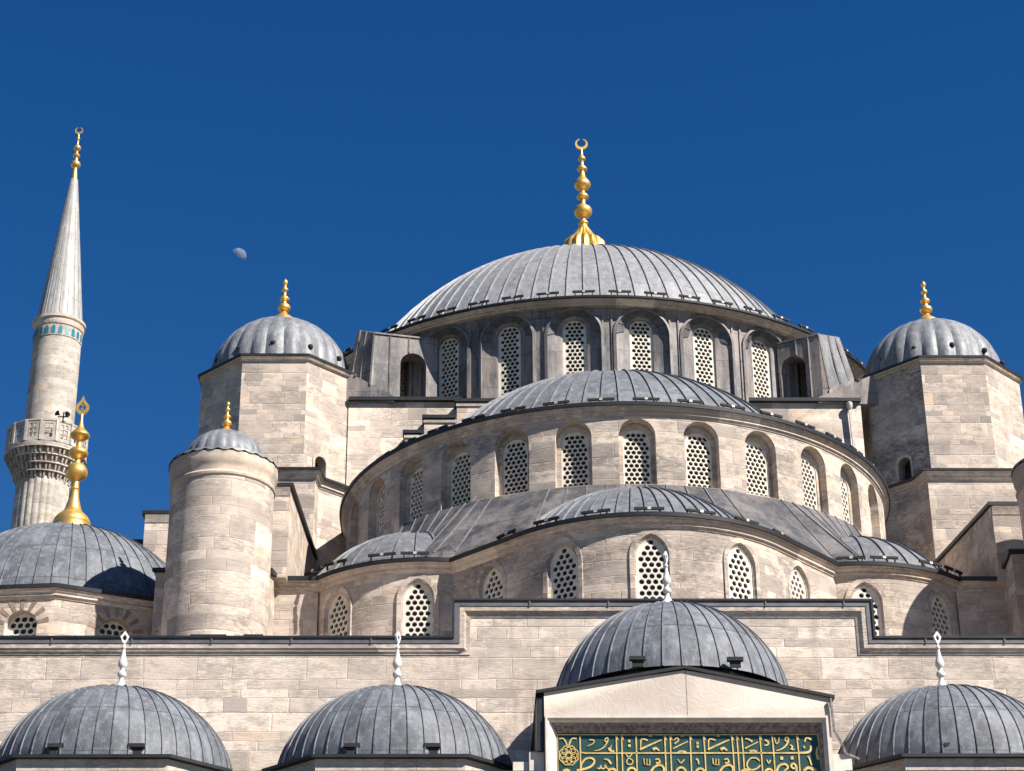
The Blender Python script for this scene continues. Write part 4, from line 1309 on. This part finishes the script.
stroke(B_, [(405, 204), (430, 200), (455, 206)], 14, 10)
stroke(B_, [(515, 125), (536, 140), (532, 158), (508, 164)], 12, 7)
stroke(B_, [(580, 108), (590, 150), (606, 140), (612, 108)], 9, 6)
stroke(B_, [(652, 122), (665, 104), (676, 120), (660, 136), (650, 124)], 9); stroke(B_, [(676, 124), (660, 160), (625, 188), (588, 200)], 12, 6)
stroke(B_, [(685, 160), (700, 172), (690, 190), (712, 190)], 10, 12)
stroke(B_, [(785, 140), (800, 112), (836, 124)], 10, 18); stroke(B_, [(774, 178), (786, 174)], 16, 14, sm=False)
stroke(B_, [(872, 175), (862, 215), (872, 262)], 10, 26)
# rosette medallion with its crown of leaves
stroke(A_, [(62, 116), (92, 116), (112, 150), (114, 162)], 10, 14); stroke(A_, [(182, 116), (150, 116), (132, 150), (130, 162)], 10, 14)
oc = [(126 + 68 * math.cos(rad(22.5 + 45 * i)), 232 + 70 * math.sin(rad(22.5 + 45 * i))) for i in range(9)]
stroke(A_, oc, 8, sm=False)
for i in range(8):
    a = rad(45 * i)
    ring(A_, 126 + 36 * math.cos(a), 232 + 36 * math.sin(a), 20, 6)
ring(A_, 126, 232, 24, 7)
stroke(A_, [(85, 338), (110, 330), (130, 340)], 12, 16)
# lower row
stroke(A_, [(178, 335), (240, 322), (284, 300), (300, 270), (280, 250), (240, 256), (212, 290), (208, 318)], 14, 10)
stroke(A_, [(318, 318), (335, 322), (342, 300), (350, 322), (368, 318), (372, 296), (384, 320), (405, 324)], 11, 9)
stroke(A_, [(366, 258), (392, 262), (414, 290)], 9, 20)
ring(A_, 420, 352, 28, 14)
stroke(A_, [(512, 214), (530, 244), (560, 268), (552, 292), (526, 292), (520, 270), (545, 235), (566, 214)], 10, 8)
ring(A_, 552, 345, 28, 13)
for cv, x0 in ((A_, 636), (B_, 150)):
    stroke(cv, [(x0, 252), (x0 + 3, 292), (x0 + 20, 298), (x0 + 22, 256)], 8, 8, sm=False); stroke(cv, [(x0 + 22, 298), (x0 + 40, 298), (x0 + 40, 256)], 8, 8, sm=False)
    stroke(cv, [(x0 + 78, 262), (x0 + 100, 256), (x0 + 108, 280), (x0 + 82, 284)], 10, 14)
    stroke(cv, [(x0 + 42, 350), (x0 + 70, 312), (x0 + 110, 298), (x0 + 134, 318), (x0 + 132, 350)], 14, 12)
stroke(A_, [(868, 258), (888, 284), (912, 260)], 7, 10)
ring(A_, 888, 345, 30, 13)
stroke(B_, [(38, 254), (50, 268), (54, 294)], 12, 6); ring(B_, 62, 350, 28, 13)
stroke(B_, [(470, 272), (448, 252), (412, 252), (386, 280), (384, 312), (410, 332), (448, 322), (472, 300)], 10, 14)
stroke(B_, [(340, 345), (372, 330), (392, 345)], 14, 18)
stroke(B_, [(518, 262), (530, 286), (544, 264)], 8, 10); ring(B_, 530, 350, 24, 13)
dot(B_, 622, 252, 10); dot(B_, 692, 250, 10)
stroke(B_, [(578, 350), (600, 305), (640, 292), (660, 316), (630, 340)], 14, 10)
stroke(B_, [(716, 345), (718, 312), (700, 288), (682, 304), (696, 322), (716, 318)], 12, 11)
stroke(B_, [(802, 238), (812, 260), (822, 302)], 12, 7)
stroke(B_, [(765, 340), (800, 318), (850, 340)], 14, 22)
BT(lt, 'lettering', M['letter_gold'], panel, smooth=False)

# pediment coping and lead roof
cp = MB()
ap, l0, r0 = (0.0, 17.16), (-3.47, 16.56), (3.45, 16.44)
def rake(a, b, y0, y1, t0=.0, t1=.075):
    cp.prism([(a[0], y0), (b[0], y0), (b[0], y1), (a[0], y1)], lambda p: a[1] + (b[1] - a[1]) * (p[0] - a[0]) / (b[0] - a[0]) - t1, lambda p: a[1] + (b[1] - a[1]) * (p[0] - a[0]) / (b[0] - a[0]))
rake(l0, ap, YP - .07, 50.9); rake((0.001, ap[1]), r0, YP - .07, 50.9)
BT(cp, 'pediment_roof', M['lead_edge'], smooth=False)
cp = MB()
cp.face([(XA - .03, YP + .02, 16.45), (XA - .19, YP + .8, 16.46), (XA - .19, 48.2, 15.2), (XA - .05, YP + .02, 15.15)])
cp.prism([(XA - .17, YP + .03), (XA - .012, YP + .03), (XA - .012, 48), (XA - .17, 48)], 15.15, 16.42)
BT(cp, 'side_flashing', M['lead_edge'], smooth=False)
cp = MB()
for a, b in (((3.35, 46.12, 16.35), (3.38, 46.14, 15.6)), ((3.38, 46.14, 15.6), (3.6, 46.3, 15.25)), ((3.6, 46.3, 15.25), (3.62, 46.3, 15.1)), ((3.62, 46.3, 15.1), (3.95, 46.4, 15.0))):
    cp.bar(a, b, .05, .05, (0, 1, .1))
BT(cp, 'cable', M['dark_moulding'])
# portal dome
st = MB()
o8 = octagon(0.05, 49.6, 2.55)
st.prism(o8, 15.5, 17.20)
drum_p = BT(st, 'drum', M['stone_facade'])
cl = MB()
cl.prism(octagon(0.05, 49.6, 2.72), 17.204, 17.28)
BT(cl, 'lead_rim', M['lead_edge'], drum_p, smooth=False)
mb = MB()
dome_mesh(mb, 2.97, 2.92, 16.85, math.acos((17.3 - 16.85) / 2.92), 40, 0.0, 49.5, seam=(.034, .03), sub=3, nlat=22)
pdm = BT(mb, 'dome', M['lead_portico'])
f = white_finial(None).build('finial', M['white_marble'], pdm)
f.location = (0, 49.5 - PT[1], 19.86); f.rotation_euler = (0, 0, 1.1); f.scale = (.8, .8, .95)
FLOODS += [(-1.05, 46.62, 17.44), (1.25, 46.62, 17.42)]

# ================================================================== floodlights on the portico roof
def flood():
    r = thing('floodlight', 'x', 'floodlight', (0, 0, 0), 0, 'floodlights along the portico domes')
    b = MB(); b.box(-.19, .19, -.07, .07, .0, .09)
    b.build('housing', M['black'], r, smooth=False)
    s = MB(); s.box(-.13, .13, -.02, .02, -.16, -.004)
    s.build('bracket', M['black'], r, smooth=False)
    return r
fl0 = flood()
FL = ['left one at the foot of the leftmost portico dome', 'right one at the foot of the leftmost portico dome',
      'left one at the foot of the second portico dome', 'right one at the foot of the second portico dome',
      'left one at the foot of the rightmost portico dome', 'right one at the foot of the rightmost portico dome',
      'above the left slope of the portal pediment', 'above the right slope of the portal pediment']
for i, (p, lb) in enumerate(zip(FLOODS, FL)):
    if i == 0: r = fl0
    else:
        r = fl0.copy(); COL.objects.link(r)
        for ch in fl0.children:
            c = ch.copy(); COL.objects.link(c); c.parent = r
    r.location = p
    r['label'] = 'small black floodlight, ' + lb

# ================================================================== MINARET
MX, MY = -28.56, 105.0
minaret = thing('minaret', 'slender stone minaret with pointed grey spire and carved balcony', 'minaret', (MX, MY, 0))
minaret['base'] = (MX, MY, 0)
def BM(mb, name, mat, parent=None, **kw):
    return mb.build(name, mat, parent if parent is not None else minaret, root=minaret, **kw)
mb = MB()
fl = lambda n, d: (lambda a, i: 1 - d * (1 - abs(math.cos(n * a / 2)) ** .6))
mb.lathe([(1.55, 0), (1.50, 40), (1.44, 47.4)], 96, MX, MY, flute=fl(24, .035), uscale=1.45)
mb.lathe([(1.42, 48.8), (1.38, 51), (1.33, 56.6)], 32, MX, MY, flute=fl(16, .012), uscale=1.4)
shaft = BM(mb, 'shaft', M['stone_minaret'])
# muqarnas corbelling: rings of small niches stepping outwards
mq = MB()
tiers = [(1.50, 47.1, .36), (1.66, 47.5, .38), (1.86, 47.92, .38), (2.08, 48.32, .36)]
for t, (R, z, h) in enumerate(tiers):
    n = 20
    mq.lathe([(R - .14, z - .02), (R - .10, z + h)], 40, MX, MY)
    for kx in range(n):
        a = 2 * PI * (kx + (.5 if t % 2 else 0)) / n
        for da in (-.5, .5):
            aa = a + da * 2 * PI / n * .62
            c = Vector((MX + R * math.sin(aa), MY - R * math.cos(aa), 0))
            d = Vector((math.sin(aa), -math.cos(aa), 0))
            w = .07
            sd_ = Vector((-d.y, d.x, 0))
            top = [c + sd_ * w + d * .12, c - sd_ * w + d * .12, c - sd_ * w - d * .25, c + sd_ * w - d * .25]
            bt = [c + sd_ * w * .4 - d * .02, c - sd_ * w * .4 - d * .02, c - sd_ * w - d * .25, c + sd_ * w - d * .25]
            T = [(p.x, p.y, z + h) for p in top]; Bq = [(p.x, p.y, z) for p in bt]
            for i in range(4):
                j = (i + 1) % 4
                mq.face([Bq[i], Bq[j], T[j], T[i]])
            mq.face(Bq[::-1])
    mq.lathe([(R - .1, z + h - .04), (R + .16, z + h - .04), (R + .16, z + h + .02), (R - .1, z + h + .02)], 40, MX, MY)
BM(mq, 'muqarnas_corbel', M['moulding'])
bl = MB()
bl.lathe([(1.4, 48.68), (2.16, 48.68), (2.20, 48.77), (2.20, 48.94), (2.1, 48.96), (1.3, 48.96)], 32, MX, MY)
bal = BM(bl, 'balcony', M['stone_minaret'])
bs = MB()
NP = 16
for i in range(NP):
    a0, a1 = 2 * PI * i / NP, 2 * PI * (i + 1) / NP
    R = 2.16
    p0 = Vector((MX + R * math.sin(a0), MY - R * math.cos(a0), 0)); p1 = Vector((MX + R * math.sin(a1), MY - R * math.cos(a1), 0))
    nrm = Vector((math.sin((a0 + a1) / 2), -math.cos((a0 + a1) / 2), 0))
    def sl(s0, s1, z0, z1, th=.10, mi=0):
        q0 = p0.lerp(p1, s0); q1 = p0.lerp(p1, s1)
        bs.prism([(q0.x + nrm.x * th / 2, q0.y + nrm.y * th / 2), (q1.x + nrm.x * th / 2, q1.y + nrm.y * th / 2), (q1.x - nrm.x * th / 2, q1.y - nrm.y * th / 2), (q0.x - nrm.x * th / 2, q0.y - nrm.y * th / 2)], z0, z1, mi)
    sl(0, .16, 48.97, 50.24, .18)
    sl(.16, 1, 48.97, 49.18); sl(.16, 1, 50.00, 50.14); sl(0, 1, 50.14, 50.24, .16)
    sl(.16, .34, 49.18, 50.00); sl(.82, 1, 49.18, 50.00); sl(.54, .62, 49.18, 50.00)
    for z in (49.42, 49.69): sl(.34, .82, z, z + .07)
BM(bs, 'balustrade', M['stone_minaret'], bal)
sp = MB()
n = 18
sp.lathe([(1.33, 57.15), (1.30, 57.25), (.22, 66.85), (.0, 66.95)], n * 4, MX, MY, flute=fl(n, .03), uscale=2.9)
for kx in range(n):
    a = 2 * PI * (kx + .5) / n
    sp.bar((MX + 1.27 * math.sin(a), MY - 1.27 * math.cos(a), 57.25), (MX + .2 * math.sin(a), MY - .2 * math.cos(a), 66.8), .05, .06, (math.sin(a), -math.cos(a), .1))
k2 = lead('lead_spire', (.28, .272, .26), (.35, .34, .325), rowh=1.9, rough=.6, spot=.2, metal=.1)
spire = BM(sp, 'spire', k2)
rg = MB()
rg.lathe([(1.3, 56.55), (1.38, 56.6), (1.42, 56.75), (1.42, 56.9), (1.5, 57.0), (1.5, 57.15), (1.2, 57.2)], 40, MX, MY)
BM(rg, 'cornice', M['moulding'], spire)
tl = MB()
tl.lathe([(1.34, 55.85), (1.36, 55.86), (1.36, 56.53), (1.34, 56.54)], 40, MX, MY)
tile_o = BM(tl, 'frieze', M['stone_minaret'])
tt = MB()
for kx in range(22):
    a = 2 * PI * kx / 22
    c = Vector((MX + 1.37 * math.sin(a), MY - 1.37 * math.cos(a), 0)); d = Vector((math.sin(a), -math.cos(a), 0)); s_ = Vector((-d.y, d.x, 0))
    pts = [(-.11, 55.95), (.11, 55.95), (.11, 56.3), (.06, 56.42), (0, 56.47), (-.06, 56.42), (-.11, 56.3)]
    tt.face([(c.x + s_.x * x, c.y + s_.y * x, z) for x, z in pts])
BM(tt, 'tile', M['tile'], tile_o, smooth=False, split=True)
f = MB()
mp_ = [(.18, 66.8), (.16, 67.2), (.12, 67.55), (.12, 67.65), (.24, 67.75), (.30, 67.9), (.24, 68.05), (.11, 68.15), (.1, 68.35), (.17, 68.4), (.22, 68.5), (.16, 68.6), (.08, 68.68), (.08, 68.85), (.17, 68.93), (.23, 69.05), (.17, 69.18), (.07, 69.26), (.06, 69.6), (.1, 69.66), (.11, 69.74), (.05, 69.8), (.03, 70.05), (0, 70.06)]
f.lathe(smooth_prof(mp_, 2), 20, MX, MY)
crescent(f, (MX, MY, 70.28), .24, .17, .05, .03)
BM(f, 'finial', M['gold'], spire)
# loudspeakers on the balcony
ld = thing('loudspeaker', 'dark horn loudspeakers clamped to the rail of the minaret balcony', 'loudspeaker', (MX + 1.15, MY - 1.85, 50.26))
s1 = MB()
s1.lathe([(.05, -.12), (.09, .0), (.2, .18), (.27, .24), (.24, .23), (.07, .0)], 14, 0, 0)
h1 = s1.build('horn', M['black'], ld); h1.rotation_euler = (rad(80), 0, rad(-35)); h1.location = (-.25, -.05, .35)
h1.scale = (.62,) * 3
h2 = inst(h1, ld, (.16, -.05, .30), 0, .62); h2.rotation_euler = (rad(82), 0, rad(35))
s2 = MB(); s2.box(-.03, .03, -.03, .03, -.1, .5); s2.box(-.3, .3, -.02, .02, .2, .26)
s2.build('post', M['black'], ld, smooth=False)

# ================================================================== MOON
mc = Vector((-346.1, 2615.4, 1496.6)); rm = 11.5
view = (mc - Vector((-4.911, 0, 1.7))).normalized()
k = NT('moon_surface')
obj = k.n('ShaderNodeTexCoord').outputs['Object']
n1 = k.noise(obj, .22, 4, .6)
df = k.n('ShaderNodeBsdfDiffuse')
k.l(k.mix(k.ramp(n1, [(.4, (0, 0, 0)), (.6, (1, 1, 1))]), (.16, .18, .22), (.34, .36, .40)), df.inputs[0])
tr = k.n('ShaderNodeBsdfTransparent'); mx = k.n('ShaderNodeMixShader'); mx.inputs[0].default_value = .38
k.l(tr.outputs[0], mx.inputs[1]); k.l(df.outputs[0], mx.inputs[2]); k.l(mx.outputs[0], k.out.inputs[0])
mo = MB()
# only the sunlit side of the ball stands out from the daylight sky: a solid half-moon lens
right = view.cross(Vector((0, 0, 1))).normalized(); up = right.cross(view).normalized()
s_ax = (right * .62 + up * .78).normalized(); t_ax = view.cross(s_ax).normalized()
N1, N2 = 24, 10
def mp(i, j):    # i along the terminator, j from limb to terminator
    a = -PI / 2 + PI * i / N1
    f = 1 - j / N2 * 1.0
    x = rm * math.cos(a) * (f * 1.12 - .12)
    y = rm * math.sin(a)
    zz = math.sqrt(max(0, rm * rm - x * x - y * y))
    return s_ax * x + t_ax * y - view * zz
for i in range(N1):
    for j in range(N2):
        mo.face([mp(i, j), mp(i + 1, j), mp(i + 1, j + 1), mp(i, j + 1)])
moon = mo.build('moon', k.m)
moon.location = mc
tag(moon, 'pale half moon in the blue sky to the right of the minaret', 'moon')

try:
    SC.cycles.use_adaptive_sampling = True
except Exception:
    pass
for o in bpy.data.objects:
    if 'base' in o: del o['base']
